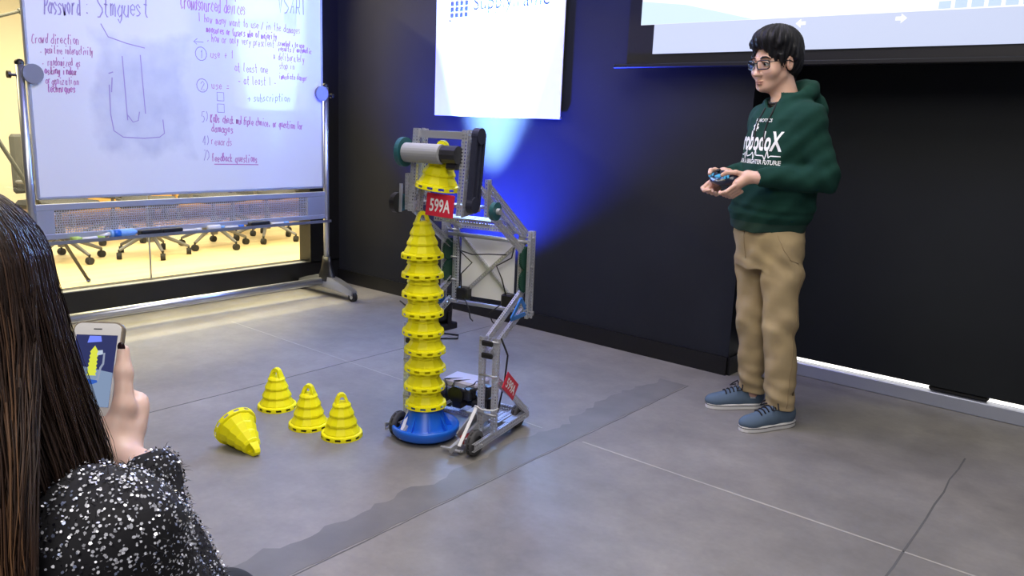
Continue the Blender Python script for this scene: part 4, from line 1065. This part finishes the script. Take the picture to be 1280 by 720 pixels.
def pulse():
    pts = [(0, 0), (.03, 0), (.036, .010), (.044, -.016), (.052, .024), (.06, -.006), (.085, .0), (.095, .012), (.105, -.018), (.113, .022), (.122, 0), (.165, 0), (.175, -.016), (.184, .022), (.192, -.008), (.2, 0), (.245, 0)]
    m = MB()
    for a, b in zip(pts[:-1], pts[1:]):
        dx, dy = b[0] - a[0], b[1] - a[1]; L = math.hypot(dx, dy); nx, ny = -dy / L * .0022, dx / L * .0022
        m.add([(a[0] + nx, a[1] + ny, 0), (a[0] - nx, a[1] - ny, 0), (b[0] - nx, b[1] - ny, 0), (b[0] + nx, b[1] + ny, 0)], [(0, 1, 2, 3)])
    return m.mesh('pulse')
lay(pulse(), -.118, 1.186, 'print_pulse_line')
def gearmark():
    m = MB()
    for k in range(12):
        a = 2 * PI * k / 12; ro = .020 if k % 2 else .015; b = a + 2 * PI / 12
        m.add([(math.cos(a) * .008, math.sin(a) * .008, 0), (math.cos(b) * .008, math.sin(b) * .008, 0), (math.cos(b) * ro, math.sin(b) * ro, 0), (math.cos(a) * ro, math.sin(a) * ro, 0)], [(0, 1, 2, 3)])
    return m.mesh('gear')
lay(gearmark(), -.035, 1.304, 'print_gear')
# drawstrings, shirt collar
for l in (-.028, .034):
    q = []
    for i in range(9):
        z = 1.405 - .023 * i; h, n = cast(bh, bp(.45, l + .006 * math.sin(i), z), fdir)
        if h is not None: q.append(h - Vector(fdir) * .002)
    if len(q) > 2: MB().tube(q, .0038, 6).build('drawstring', LACE, hoodie, True)
SHIRT = mat('white_cotton', (0.7, 0.7, 0.72), 0.9)
ringp = [bp(math.cos(a) * .060 + .012, math.sin(a) * .057, 1.418 - .016 * math.cos(a)) for a in np.linspace(0, 2 * PI, 25)]
MB().tube(ringp, .007, 8).build('shirt_collar', SHIRT, boy, True)
lan = [bp(math.cos(a) * .066 + .010, math.sin(a) * .064, 1.432 - .030 * math.cos(a)) for a in np.linspace(0, 2 * PI, 25)]
MB().tube(lan, .006, 6).build('lanyard', LACE, boy, True)
# hair
def boy_hair():
    v = Vol(HC - .16, HC + .17, .0032)
    v.ell(hp(0, -.020, .052), (.090, .112, .100), HM, .01); v.ell(hp(0, -.055, .0), (.080, .068, .085), HM, .02); v.ell(hp(.01, .03, .098), (.075, .075, .050), HM, .03)
    for i in range(15):                                                  # fringe locks swept across the forehead
        t = i / 14; l = -.080 + .160 * t
        root = hp(l * .85, .052 - abs(l) * .45, .115 - abs(l) * .3); tip = hp(l * 1.02 - .004, .083 - 5.0 * l * l * .9, .084 - .10 * abs(l) + .010 * math.sin(i * 2.3) - .30 * max(0, abs(l) - .055))
        v.cap(root, (root + tip) / 2 + hf * .009, .020, .015, .012); v.cap((root + tip) / 2 + hf * .009, tip, .015, .006, .010)
    for s in (-1, 1):
        v.cap(hp(s * .080, .045, .03), hp(s * .079, .034, -.020), .011, .004, .01)   # sideburn
        v.cap(hp(s * .084, -.02, .05), hp(s * .086, -.03, .012), .014, .010, .01)
        v.ell(hp(s * .084, -.004, -.012), (.018, .020, .030), HM, .006, 's')
    v.ell(hp(0, .110, -.010), (.066, .060, .080), HM, .008, 's')
    v.put(lambda x, y, z: (x - HC[0]) * hu[0] + (y - HC[1]) * hu[1] + (z - HC[2]) * hu[2] + .062 + 0 * x, HC - .2, HC + np.array([.2, .2, -.02]), .01, 's')
    v.cap(hp(0, -.05, -.02), hp(0, -.075, -.078), .05, .030, .02)
    def st(x, y, z):
        l = (x - HC[0]) * hl[0] + (y - HC[1]) * hl[1]; f = (x - HC[0]) * hf[0] + (y - HC[1]) * hf[1]
        a = np.arctan2(f + .02, l); return .0022 * np.sin(a * 26 + 40 * (z - HC[2])) + .0013 * np.sin(a * 61 - 30 * z)
    v.warp(st, .02)
    return v.mesh('hair')
link('hair', boy_hair(), HAIRB, boy, True)
# eyes, brows, glasses
def toM3(): return Matrix(((hl[0], hf[0], hu[0]), (hl[1], hf[1], hu[1]), (hl[2], hf[2], hu[2])))
H3 = toM3()
for s in (-1, 1):
    e = MB().ball(hp(s * .033, .0765, .001), .0125, 16, 12).build('eye', EYEW, boy, True)
    MB().ball(hp(s * .033 - .002, .0855, -.0015), .0068, 12, 8, (1, .7, 1), H3).build('iris', EYED, e, True)
    MB().tube([hp(s * .018, .0865, .0065), hp(s * .028, .0905, .0085), hp(s * .040, .0875, .007), hp(s * .047, .081, .002)], [.0018, .0026, .0026, .0015], 6).build('eyelid', SKIN, e, True)
    MB().tube([hp(s * .018, .0895, .0035), hp(s * .028, .0935, .0055), hp(s * .040, .0905, .004), hp(s * .048, .083, -.001)], [.0010, .0016, .0016, .001], 6).build('eyelash', LACE, e, True)
    MB().tube([hp(s * .014, .0935, .022), hp(s * .028, .0945, .027), hp(s * .042, .088, .0265), hp(s * .052, .078, .020)], [.003, .0042, .0038, .002], 6).build('eyebrow', HAIRB, boy, True)
LENSM = MT['glass'].copy(); LENSM.name = 'spectacle_lens'
for nd in LENSM.node_tree.nodes:
    if nd.type == 'MATH' and nd.operation == 'MULTIPLY_ADD': nd.inputs[1].default_value = .25; nd.inputs[2].default_value = .01
gl = MB()
for s in (-1, 1):
    ring = []
    for k in range(25):
        a = 2 * PI * k / 24; cx = math.copysign(abs(math.cos(a)) ** .45, math.cos(a)) * .0265; cz = math.copysign(abs(math.sin(a)) ** .5, math.sin(a)) * .0175
        l = s * .0345 + cx; ring.append(hp(l, .108 - 5.0 * l * l, -.004 + cz))
    gl.tube(ring, .0026, 6)
    gl.tube([hp(s * .0605, .089, .006), hp(s * .074, .062, .006), hp(s * .083, .0, .004), hp(s * .084, -.02, -.006)], .0022, 6)
gl.tube([hp(-.009, .108, .002), hp(0, .1105, .005), hp(.009, .108, .002)], .0024, 6)
glo = gl.build('glasses', GLASSF, boy, True)
for s in (-1, 1):
    ls = []
    for k in range(16):
        a = 2 * PI * k / 16; l = s * .0345 + math.cos(a) * .025; ls.append(hp(l, .108 - 5.0 * l * l, -.004 + math.sin(a) * .0165))
    MB().add(ls, [tuple(range(16))]).build('lens', LENSM, glo)
# shoes
def shoe(toe, heel, name):
    t = np.array(toe); h = np.array(heel); d = t - h; L = np.linalg.norm(d); d = d / L; w = np.array([-d[1], d[0]])
    def sp(a, b, z): p = h + d * a * L + w * b; return np.array([p[0], p[1], z])
    M = np.array([[d[0], d[1], 0], [w[0], w[1], 0], [0, 0, 1]])
    lo = np.minimum(t, h) - .09; hi = np.maximum(t, h) + .09
    v = Vol((*lo, -.01), (*hi, .14), .0035)
    v.ell(sp(.80, 0, .036), (.066, .044, .034), M, .01); v.ell(sp(.52, 0, .045), (.085, .043, .042), M, .02); v.ell(sp(.20, 0, .05), (.060, .037, .050), M, .02)
    v.cap(sp(.16, 0, .07), sp(.22, 0, .085), .038, .038, .02); v.cap(sp(.62, 0, .055), sp(.36, 0, .088), .024, .028, .02)
    v.cap(sp(.20, 0, .085), sp(.20, 0, .16), .032, .036, .004, 's')
    v.put(lambda x, y, z: z - .010 + 0 * x + 0 * y, (*lo, -.02), (*hi, .010), .002, 's')
    o = link('shoe', v.mesh('shoe'), SHOE, boy, True)
    # sole: outline extruded
    out = []
    for k in range(36):
        a = 2 * PI * k / 36; c, s_ = math.cos(a), math.sin(a)
        wd = .047 * (1 + .05 * c) - .006 * math.exp(-((c + .1) / .3) ** 2)
        out.append((.5 + .5 * math.copysign(abs(c) ** .8, c) * 1.04, math.copysign(abs(s_) ** .75, s_) * wd))
    MB().prism(out, .0, .027, lambda a, b, z: sp(a, b, z)).build('sole', SOLE, o, bevel=.004)
    MB().tube([sp(a, b * 1.012, .019) for a, b in out + out[:1]], .0016, 5).build('foxing_stripe', LACE, o)
    tree = on_surface(o.data); lm = []
    for i in range(5):
        a = .44 + .065 * i
        q = []
        for b in np.linspace(-.026, .026, 6) * (1 if i % 2 else -1):
            hh, n = cast(tree, sp(a + .25 * b, b, .3), (0, 0, -1))
            if hh is not None: q.append(hh + Vector((0, 0, .003)))
        if len(q) > 2: MB().tube(q, .0036, 5).build('lace', LACE, o, True)
    for b in (-1, 1):
        hh, n = cast(tree, sp(.44, b * .012, .3), (0, 0, -1))
        if hh is not None:
            c0 = np.array(hh)
            MB().tube([c0 + [0, 0, .004], c0 + np.append(w * b * .02, .016), c0 + np.append(w * b * .042 + d * .012, -.004), c0 + np.append(w * b * .030 + d * .03, -.010), c0 + np.append(w * b * .008 + d * .012, .002)], .0032, 5).build('lace', LACE, o, True)
shoe((-.214, .030), (.034, .150), 'shoe'); shoe((-.045, -.222), (.170, -.030), 'shoe')
SOCK = mat('white_sock', (.7, .7, .7), .9)
for a in (ANL, ANR): MB().tube([a + np.array([0, 0, -.02]), a + np.array([0, 0, .06])], .034, 16).build('sock', SOCK, boy, True)
# game controller in both hands
GC = tag(empty('game_controller', BOY, BROT), 'dark game controller with glowing blue buttons held in both hands', 'game controller')
def gcv():
    v = Vol(CT - .14, CT + .14, .003)
    M = np.stack([cl, cf, cu])
    v.ell(cp(0, 0, 0), (.070, .045, .022), M, .01)
    for s in (-1, 1):
        v.ell(cp(s * .055, -.012, 0), (.034, .042, .024), M, .02); v.cap(cp(s * .062, -.02, -.006), cp(s * .070, -.055, -.014), .019, .015, .012)
    return v.mesh('shell')
PADM = mat('navy_controller_plastic', (0.010, 0.014, 0.035), 0.3)
link('shell', gcv(), PADM, GC, True)
GLOW = mat('lit_blue_buttons', (.02, .1, .2), .3, emit=(.10, .55, .95), estr=.55)
for s in (-1, 1):
    st = MB().tube([cp(s * .034, -.004, .018), cp(s * .034, -.004, .032)], .006, 10).tube([cp(s * .034, -.004, .032), cp(s * .034, -.004, .037)], .011, 14).build('thumb_stick', MT['black_plastic'], GC, True)
    for k in range(4):
        a = k * PI / 2; MB().tube([cp(s * .060 + math.cos(a) * .010, .018 + math.sin(a) * .010, .016), cp(s * .060 + math.cos(a) * .010, .018 + math.sin(a) * .010, .0245)], .0045, 8).build('button', GLOW, GC, True)
MB().box(cp(0, .018, .0205), (.034, .022, .006), Matrix(((cl[0], cf[0], cu[0]), (cl[1], cf[1], cu[1]), (cl[2], cf[2], cu[2])))).build('display', GLOW, GC)
# ------------------------------------------------------------------ seated person filming with a phone (seen from behind)
WO = (-0.545 * .773 + .76 * -.634, -0.545 * .634 + .76 * .773, 0.0)
WROT = math.atan2(.634, .773)                                 # local x: to her right, y: ahead of her, z up
SKW = mat('fair_skin', (0.72, 0.50, 0.42), 0.45, noise=(25, (0.76, 0.54, 0.46)), sss=.15)
NAIL = mat('dark_nail_polish', (0.02, 0.008, 0.012), 0.2)
JACK = mat('black_knit', (0.008, 0.008, 0.012), 0.85)
SEQW = mat('silver_sequin', (0.75, 0.77, 0.85), 0.3, 0.35)
SEQB = mat('blue_grey_sequin', (0.28, 0.33, 0.50), 0.3, 0.4)
SEQK = mat('black_sequin', (0.012, 0.012, 0.02), 0.25, 0.2)
DENIM = mat('dark_denim', (0.02, 0.025, 0.04), 0.9)
SHO, ELB, WRI = np.array([.135, .000, .835]), np.array([.178, .105, .600]), np.array([.058, .216, .795])
SHOL, ELBL, WRIL = np.array([-.165, .000, .835]), np.array([-.205, .06, .59]), np.array([-.12, .24, .52])
PT, PB = np.array([-.045, .333, .972]), np.array([-.043, .273, .836])      # phone: top and bottom centres
pu = (PT - PB) / np.linalg.norm(PT - PB); px_ = np.array([1., .02, 0.]); px_ -= pu * (px_ @ pu); px_ /= np.linalg.norm(px_); pn = np.cross(px_, pu)   # pn: out of the screen, to her
PC = (PT + PB) / 2
if pn[1] > 0: pn = -pn
def ph(x, u, n): return PC + x * px_ + u * pu + n * pn
def woman_body():
    v = Vol((-.30, -.20, .02), (.30, .62, 1.20), .0038)
    v.loft([.42, .50, .62, .75, .83, .88], [.16, .145, .125, .145, .14, .05], [.11, .10, .085, .095, .075, .05], [-.015] * 6, [-.03, -.03, -.025, -.015, -.005, 0], (1, 0), .02)
    v.cap((-.012, -.005, .84), (0, .0, .99), .050, .050, .02)
    v.ell((-.014, 0, 1.095), (.071, .093, .088), None, .02); v.ell((-.014, .035, 1.03), (.054, .058, .075), None, .03); v.cap((-.014, .10, 1.06), (-.014, .115, 1.03), .008, .012, .01)
    for (a, b, c) in ((SHO, ELB, WRI), (SHOL, ELBL, WRIL)): v.chain([a, b, c], [.042, .036, .024], .015)
    for s in (-1, 1):                                            # legs of the seated figure
        v.chain([(s * .085 - .015, 0, .47), (s * .10 - .015, .42, .46), (s * .10 - .015, .44, .08)], [.075, .056, .038], .02); v.cap((s * .10 - .015, .42, .05), (s * .11 - .015, .56, .035), .034, .024, .015)
    # left hand resting on the thigh
    h0 = WRIL; v.cap(h0, h0 + [.02, .06, .005], .024, .028, .012)
    for i in range(4): finger(v, [h0 + [.045 - .018 * i, .085, .008], h0 + [.050 - .019 * i, .125, .012], h0 + [.052 - .019 * i, .15, .002], h0 + [.052 - .019 * i, .165, -.012]], .008)
    finger(v, [h0 + [.04, .04, .0], h0 + [.065, .07, -.002], h0 + [.072, .10, -.006]], .009)
    # right hand holding the phone: palm heel below and beside it, thumb up the right edge, fingers behind it
    v.chain([WRI, ph(.052, -.118, .020), ph(.050, -.085, .012)], [.0265, .030, .026], .014)
    v.cap(ph(.040, -.112, .018), ph(-.004, -.088, .014), .026, .019, .014); v.cap(ph(.022, -.100, .016), ph(.018, -.078, -.006), .023, .018, .014)                     # thumb mound
    v.cap(ph(.060, -.110, .006), ph(.058, -.050, -.014), .021, .017, .014); v.cap(ph(.035, -.10, .0), ph(.030, -.06, -.026), .020, .016, .014)
    v.chain([ph(.044, -.098, .020), ph(.056, -.052, .016), ph(.047, -.002, .011), ph(.0415, .030, .009)], [.0205, .0145, .0110, .0085], .010)      # thumb
    for i in range(4):
        u = -.022 - .021 * i
        finger(v, [ph(.058 - .004 * i, u - .020, -.018), ph(.030, u + .004, -.026), ph(-.012, u + .010, -.025), ph(-.040, u + .006, -.012)], .0086); finger(v, [ph(-.040, u + .006, -.012), ph(-.042, u + .004, .004)], .0074)
    v.cap(ph(.062, -.075, -.010), ph(.060, -.038, -.022), .0125, .0098, .014)                 # knuckle of the first finger
    return v.mesh('person')
mw = woman_body()
lady = link('person', mw, [SKW, DENIM], None, True, loc=WO, rotz=WROT)
Cw = centres(mw); mw.polygons.foreach_set('material_index', ((Cw[:, 2] < .56) & (Cw[:, 0] > -.3) & ~((Cw[:, 1] > .2) & (Cw[:, 2] > .495) & (Cw[:, 0] < -.02) & (Cw[:, 2] < .56))).astype(np.int32))
tag(lady, 'person with long dark hair and a glittery black jacket, filming with a phone', 'person')
MB().ball(ph(.0412, .0335, .0155), .0058, 12, 8, (1, .45, 1.3)).build('thumb_nail', NAIL, lady, True)
# jacket
def woman_jacket():
    v = Vol((-.32, -.24, .40), (.32, .34, .95), .0045)
    v.loft([.43, .52, .64, .74, .80, .845, .875, .90], [.185, .170, .158, .172, .172, .140, .095, .065], [.145, .130, .115, .122, .112, .090, .070, .058], [-.015] * 8, [-.03, -.03, -.025, -.018, -.012, -.005, 0, 0], (1, 0), .03)
    for (a, b, c) in ((SHO, ELB, WRI), (SHOL, ELBL, WRIL)):
        v.cap(a + np.array([-.03 * np.sign(a[0]), 0, 0]), a, .062, .060, .03); v.cap(a, b, .060, .056, .022); e = c + (b - c) * .04
        v.cap(b, e, .056, .046, .020); v.cap(c + (b - c) * .06, c - (b - c) * .12, .034, .036, .005, 's')
    v.cap((0, 0, .88), (0, 0, .96), .050, .058, .006, 's')
    v.warp(lambda x, y, z: .003 * np.sin(40 * z + 20 * x) + .0025 * np.sin(-35 * x + 50 * z + 25 * y) + .005 * np.sin(30 * (x - z) + 1.0) * np.clip(1 - np.abs(z - .72) / .12, 0, 1))
    return v.mesh('jacket')
mj = woman_jacket(); jacket = link('jacket', mj, JACK, lady, True)
def scatter(me, n, rs):
    a = np.zeros(len(me.polygons), np.float32); me.polygons.foreach_get('area', a); c = centres(me)
    nm = np.zeros(len(me.polygons) * 3, np.float32); me.polygons.foreach_get('normal', nm); nm = nm.reshape(-1, 3)
    i = rs.choice(len(a), n, p=a / a.sum()); return c[i] + rs.uniform(-.002, .002, (n, 3)), nm[i]
def sequins():
    pts, nr = scatter(mj, 34000, NPR); out = [MB(), MB(), MB()]
    for p, n in zip(pts, nr):
        n = Vector(n); p = Vector(p); s = math.sin(p.x * 38 + p.z * 31) + math.sin(p.z * 57 - p.y * 40 + 1.0) * .8 + RNG.uniform(-1.1, 1.1)
        k = 0 if s > .15 else (1 if s > -.35 else 2)
        t = (n + Vector([RNG.gauss(0, .45) for _ in range(3)])).normalized(); x = t.orthogonal().normalized(); a = RNG.uniform(0, 6.28)
        x = (Matrix.Rotation(a, 3, t) @ x); y = t.cross(x); r = RNG.uniform(.0012, .0024); c = p + n * RNG.uniform(.001, .0035)
        out[k].add([c + x * r, c + (x * .3 + y) * r * .8, c - (x * .6 - y * .5) * r, c - (x * .6 + y * .5) * r, c + (x * .3 - y) * r * .8], [(0, 1, 2, 3, 4)])
    return out
for m_, q in zip((SEQW, SEQB, SEQK), sequins()): tag(q.build('sequins', m_, jacket), kind='stuff')
def fuzz():
    pts, nr = scatter(mj, 5200, NPR); m = MB()
    for p, n in zip(pts, nr):
        n = Vector(n); p = Vector(p); d = (n + Vector([RNG.gauss(0, .5) for _ in range(3)])).normalized() * RNG.uniform(.006, .016); s = n.orthogonal().normalized() * .00045
        g = Vector((0, 0, -.003)); m.add([p - s, p + s, p + d * .6 + s * .6, p + d + g, p + d * .6 - s * .6], [(0, 1, 2, 4), (4, 2, 3)])
    return m
tag(fuzz().build('fuzz', JACK, jacket), kind='stuff')
# hair: a dark mass under thousands of strands
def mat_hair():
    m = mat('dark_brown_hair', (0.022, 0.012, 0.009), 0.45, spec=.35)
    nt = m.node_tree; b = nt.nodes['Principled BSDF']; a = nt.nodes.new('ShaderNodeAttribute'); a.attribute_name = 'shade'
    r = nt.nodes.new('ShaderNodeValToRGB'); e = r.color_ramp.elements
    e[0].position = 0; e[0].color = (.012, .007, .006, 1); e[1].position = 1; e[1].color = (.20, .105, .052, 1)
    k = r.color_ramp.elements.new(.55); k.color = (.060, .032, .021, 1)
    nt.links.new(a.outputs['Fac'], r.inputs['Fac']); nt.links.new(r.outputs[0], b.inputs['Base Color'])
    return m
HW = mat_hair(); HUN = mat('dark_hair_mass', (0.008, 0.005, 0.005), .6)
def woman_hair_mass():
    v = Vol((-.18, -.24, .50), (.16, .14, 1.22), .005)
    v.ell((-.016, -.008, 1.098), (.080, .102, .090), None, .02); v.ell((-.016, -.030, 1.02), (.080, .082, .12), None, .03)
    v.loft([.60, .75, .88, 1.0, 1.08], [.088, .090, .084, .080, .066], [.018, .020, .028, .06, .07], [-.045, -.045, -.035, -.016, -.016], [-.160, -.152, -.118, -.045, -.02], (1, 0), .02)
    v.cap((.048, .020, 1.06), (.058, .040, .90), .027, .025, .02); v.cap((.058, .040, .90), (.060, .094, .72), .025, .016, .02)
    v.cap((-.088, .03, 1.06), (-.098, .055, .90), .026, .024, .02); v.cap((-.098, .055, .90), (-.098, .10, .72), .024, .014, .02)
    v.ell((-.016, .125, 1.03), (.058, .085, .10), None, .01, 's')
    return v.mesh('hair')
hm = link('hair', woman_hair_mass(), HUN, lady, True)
def strands(n):
    V = []; F = []; S = []
    for _ in range(n):
        u = RNG.random(); th = RNG.uniform(-215, 36) if u < .3 else (RNG.uniform(-110, -20) if u < .5 else RNG.uniform(-60, 36)); a = math.radians(th)
        kind = 'back'
        if th > -42: kind = 'front' if (th > 0 or RNG.random() < .45) else 'blade'
        elif th < -150: kind = 'front'
        lift = RNG.uniform(-.004, .006); cx, sy = math.cos(a), math.sin(a); sh = RNG.random() ** 1.8 * .75
        if kind == 'front': sh *= .45
        e1 = RNG.uniform(-.012, .012); e2 = RNG.uniform(0, 1); wv = RNG.uniform(0, 6.28); zend = {'front': RNG.uniform(.70, .78), 'back': RNG.uniform(.56, .68), 'blade': RNG.uniform(.60, .74)}[kind]
        pts = []; tt = []; t0 = RNG.uniform(.03, .35)
        for t in (0, .2, .42, .62, .8, 1.0):                       # over the skull
            p_ = (t0 + t * (1 - t0)) * PI * .5
            pts.append(Vector((-.016 + (.082 + lift) * math.sin(p_) * cx + .006 * cx, -.008 + (.106 + lift) * math.sin(p_) * sy, 1.098 + (.094 + lift) * math.cos(p_)))); tt.append(0)
        x0, y0 = pts[-1].x, pts[-1].y; sg = 1 if x0 > -.016 else -1
        for t in (.12, .25, .38, .5, .62, .75, .88, 1.0):          # then hanging
            z = 1.098 + (zend - 1.098) * t; k = min(1, t * 1.5); k = k * k * (3 - 2 * k)
            if kind == 'front': x = x0 + sg * (.012 * k + e1 * t) + (.006 * sg * t); y = y0 + .030 * k + .055 * max(0, t - .45) + e1 * .3
            elif kind == 'blade':
                x = x0 + (.010 + .055 * e2 - x0 * .25) * k + e1 * t * .6; y = y0 * (1 - k) + (-.082 - .030 * k - .012 * e2) * k
            else:
                yb = -.125 - .045 * k + .02 * abs(cx); x = x0 * (1 - .10 * k) + e1 * t - .02 * t; y = y0 * (1 - k) + yb * k if sy < .2 else y0 - .10 * k
            pts.append(Vector((x + .003 * math.sin(wv + 7 * t), y + .003 * math.cos(wv + 6 * t), z))); tt.append(t)
        o = len(V); w0 = RNG.uniform(.0006, .0013); N = len(pts)
        for i, p in enumerate(pts):
            tg = (pts[min(i + 1, N - 1)] - pts[max(i - 1, 0)]).normalized(); s1 = tg.cross(Vector((cx, sy, .3))).normalized(); s2 = tg.cross(s1)
            w = w0 * (1 if i < N - 3 else (N - i) / 4)
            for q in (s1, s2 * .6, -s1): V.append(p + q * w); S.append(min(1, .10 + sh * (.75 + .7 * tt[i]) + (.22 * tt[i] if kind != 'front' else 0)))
        for i in range(N - 1):
            for j in range(3): F.append((o + 3 * i + j, o + 3 * i + (j + 1) % 3, o + 3 * i + 3 + (j + 1) % 3, o + 3 * i + 3 + j))
    me = bpy.data.meshes.new('strands'); me.from_pydata([tuple(p) for p in V], [], F); me.update()
    at = me.attributes.new('shade', 'FLOAT', 'POINT'); at.data.foreach_set('value', np.array(S, np.float32))
    return me
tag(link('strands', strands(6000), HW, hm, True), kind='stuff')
# phone
PHN = tag(empty('smartphone', WO, WROT), 'white smartphone in a clear gold-edged case, filming the robot', 'phone')
PM = Matrix(((px_[0], pu[0], pn[0]), (px_[1], pu[1], pn[1]), (px_[2], pu[2], pn[2])))
def rr(w, h, r, n=6):
    q = []
    for (cx, cy, a0) in ((w / 2 - r, h / 2 - r, 0), (-w / 2 + r, h / 2 - r, PI / 2), (-w / 2 + r, -h / 2 + r, PI), (w / 2 - r, -h / 2 + r, 1.5 * PI)):
        for i in range(n): a = a0 + PI / 2 * i / (n - 1); q.append((cx + r * math.cos(a), cy + r * math.sin(a)))
    return q
GOLD = mat('gold_grey_case', (0.42, 0.36, 0.28), 0.25, .5); PW = mat('white_phone_glass', (.85, .85, .84), .15)
MB().prism(rr(.0705, .1415, .012), -.006, .0032, lambda x, y, z: ph(x, y, z)).build('case', GOLD, PHN)
bz = MB().prism(rr(.0660, .1370, .010), .0032, .0046, lambda x, y, z: ph(x, y, z)).build('front', PW, PHN)
def pic(name, poly, z, c, e, par): return MB().prism(poly, z, z + .0002, lambda x, y, t: ph(x, y, t)).build(name, mat('screen_' + name, (.02, .02, .02), .2, emit=c, estr=e), par)
scr = pic('screen', [(-.0292, -.0505), (.0292, -.0505), (.0292, .0515), (-.0292, .0515)], .0046, (.020, .028, .12), 1.0, PHN); zz = .0049
pic('floor_image', [(-.0290, -.0503), (.0290, -.0503), (.0290, -.002), (-.0290, .009)], zz, (.24, .33, .50), .9, scr)
pic('glow_image', [(-.012, .040), (.008, .042), (.006, .050), (-.010, .050)], zz, (.18, .25, 1.0), 1.0, scr)
zig = [(-.0005, .036)] + [(.0035 + .0016 * (k % 2) + .0001 * k, .030 - .0028 * k) for k in range(14)]; zig += [(-.0045 - .0016 * (k % 2) - .0001 * k, .030 - .0028 * k) for k in reversed(range(14))]
pic('tower_image', zig, zz + .0003, (.75, .80, .06), .95, scr)
pic('goal_image', [(-.0095, -.011), (.0085, -.013), (.0095, -.016), (.002, -.019), (-.008, -.017)], zz + .0006, (.03, .12, .55), .9, scr)
pic('robot_image', [(.006, -.012), (.0105, -.014), (.0125, .004), (.0155, .010), (.0150, .026), (.0125, .026), (.0128, .011), (.0095, .005), (.0085, -.010)], zz + .0003, (.35, .40, .55), .8, scr)
pic('claw_image', [(.004, .022), (.012, .024), (.011, .030), (.004, .029)], zz + .0003, (.55, .65, .80), .9, scr)
pic('record_button_image', [(.0048 * math.cos(a) - .001, .0048 * math.sin(a) - .043) for a in np.linspace(0, 2 * PI, 17)[:-1]], zz + .0003, (.85, .85, .85), .9, scr)
pic('record_button_image', [(.0032 * math.cos(a) - .001, .0032 * math.sin(a) - .043) for a in np.linspace(0, 2 * PI, 17)[:-1]], zz + .0006, (.30, .22, .30), .9, scr)
MB().tube([ph(0, -.0595, .0046), ph(0, -.0595, .0049)], .0052, 20).build('home_button', PW, PHN)
MB().prism(rr(.012, .0016, .0007, 4), .0046, .0048, lambda x, y, z: ph(x, y + .060, z)).build('earpiece', MT['dark_plastic'], PHN)
MB().prism(rr(.003, .012, .001, 4), -.003, .001, lambda x, y, z: ph(.0362, y + .035, z)).build('side_button', MT['alu'], PHN)
# seat under her
SEAT = tag(empty('stool', WO, WROT), 'low black padded stool under the person with the phone', 'stool')
MB().lathe([(.001, .33), (.17, .33), (.185, .345), (.185, .37), (.17, .386), (.001, .388)], 28, (-.015, -.01, 0)).build('cushion', MT['chair_fabric'], SEAT, True)
for k in range(4):
    a = PI / 4 + k * PI / 2; MB().tube([(-.015 + math.cos(a) * .12, -.01 + math.sin(a) * .12, .332), (-.015 + math.cos(a) * .18, -.01 + math.sin(a) * .18, 0)], .012, 10).build('leg', MT['chair_grey'], SEAT, True)
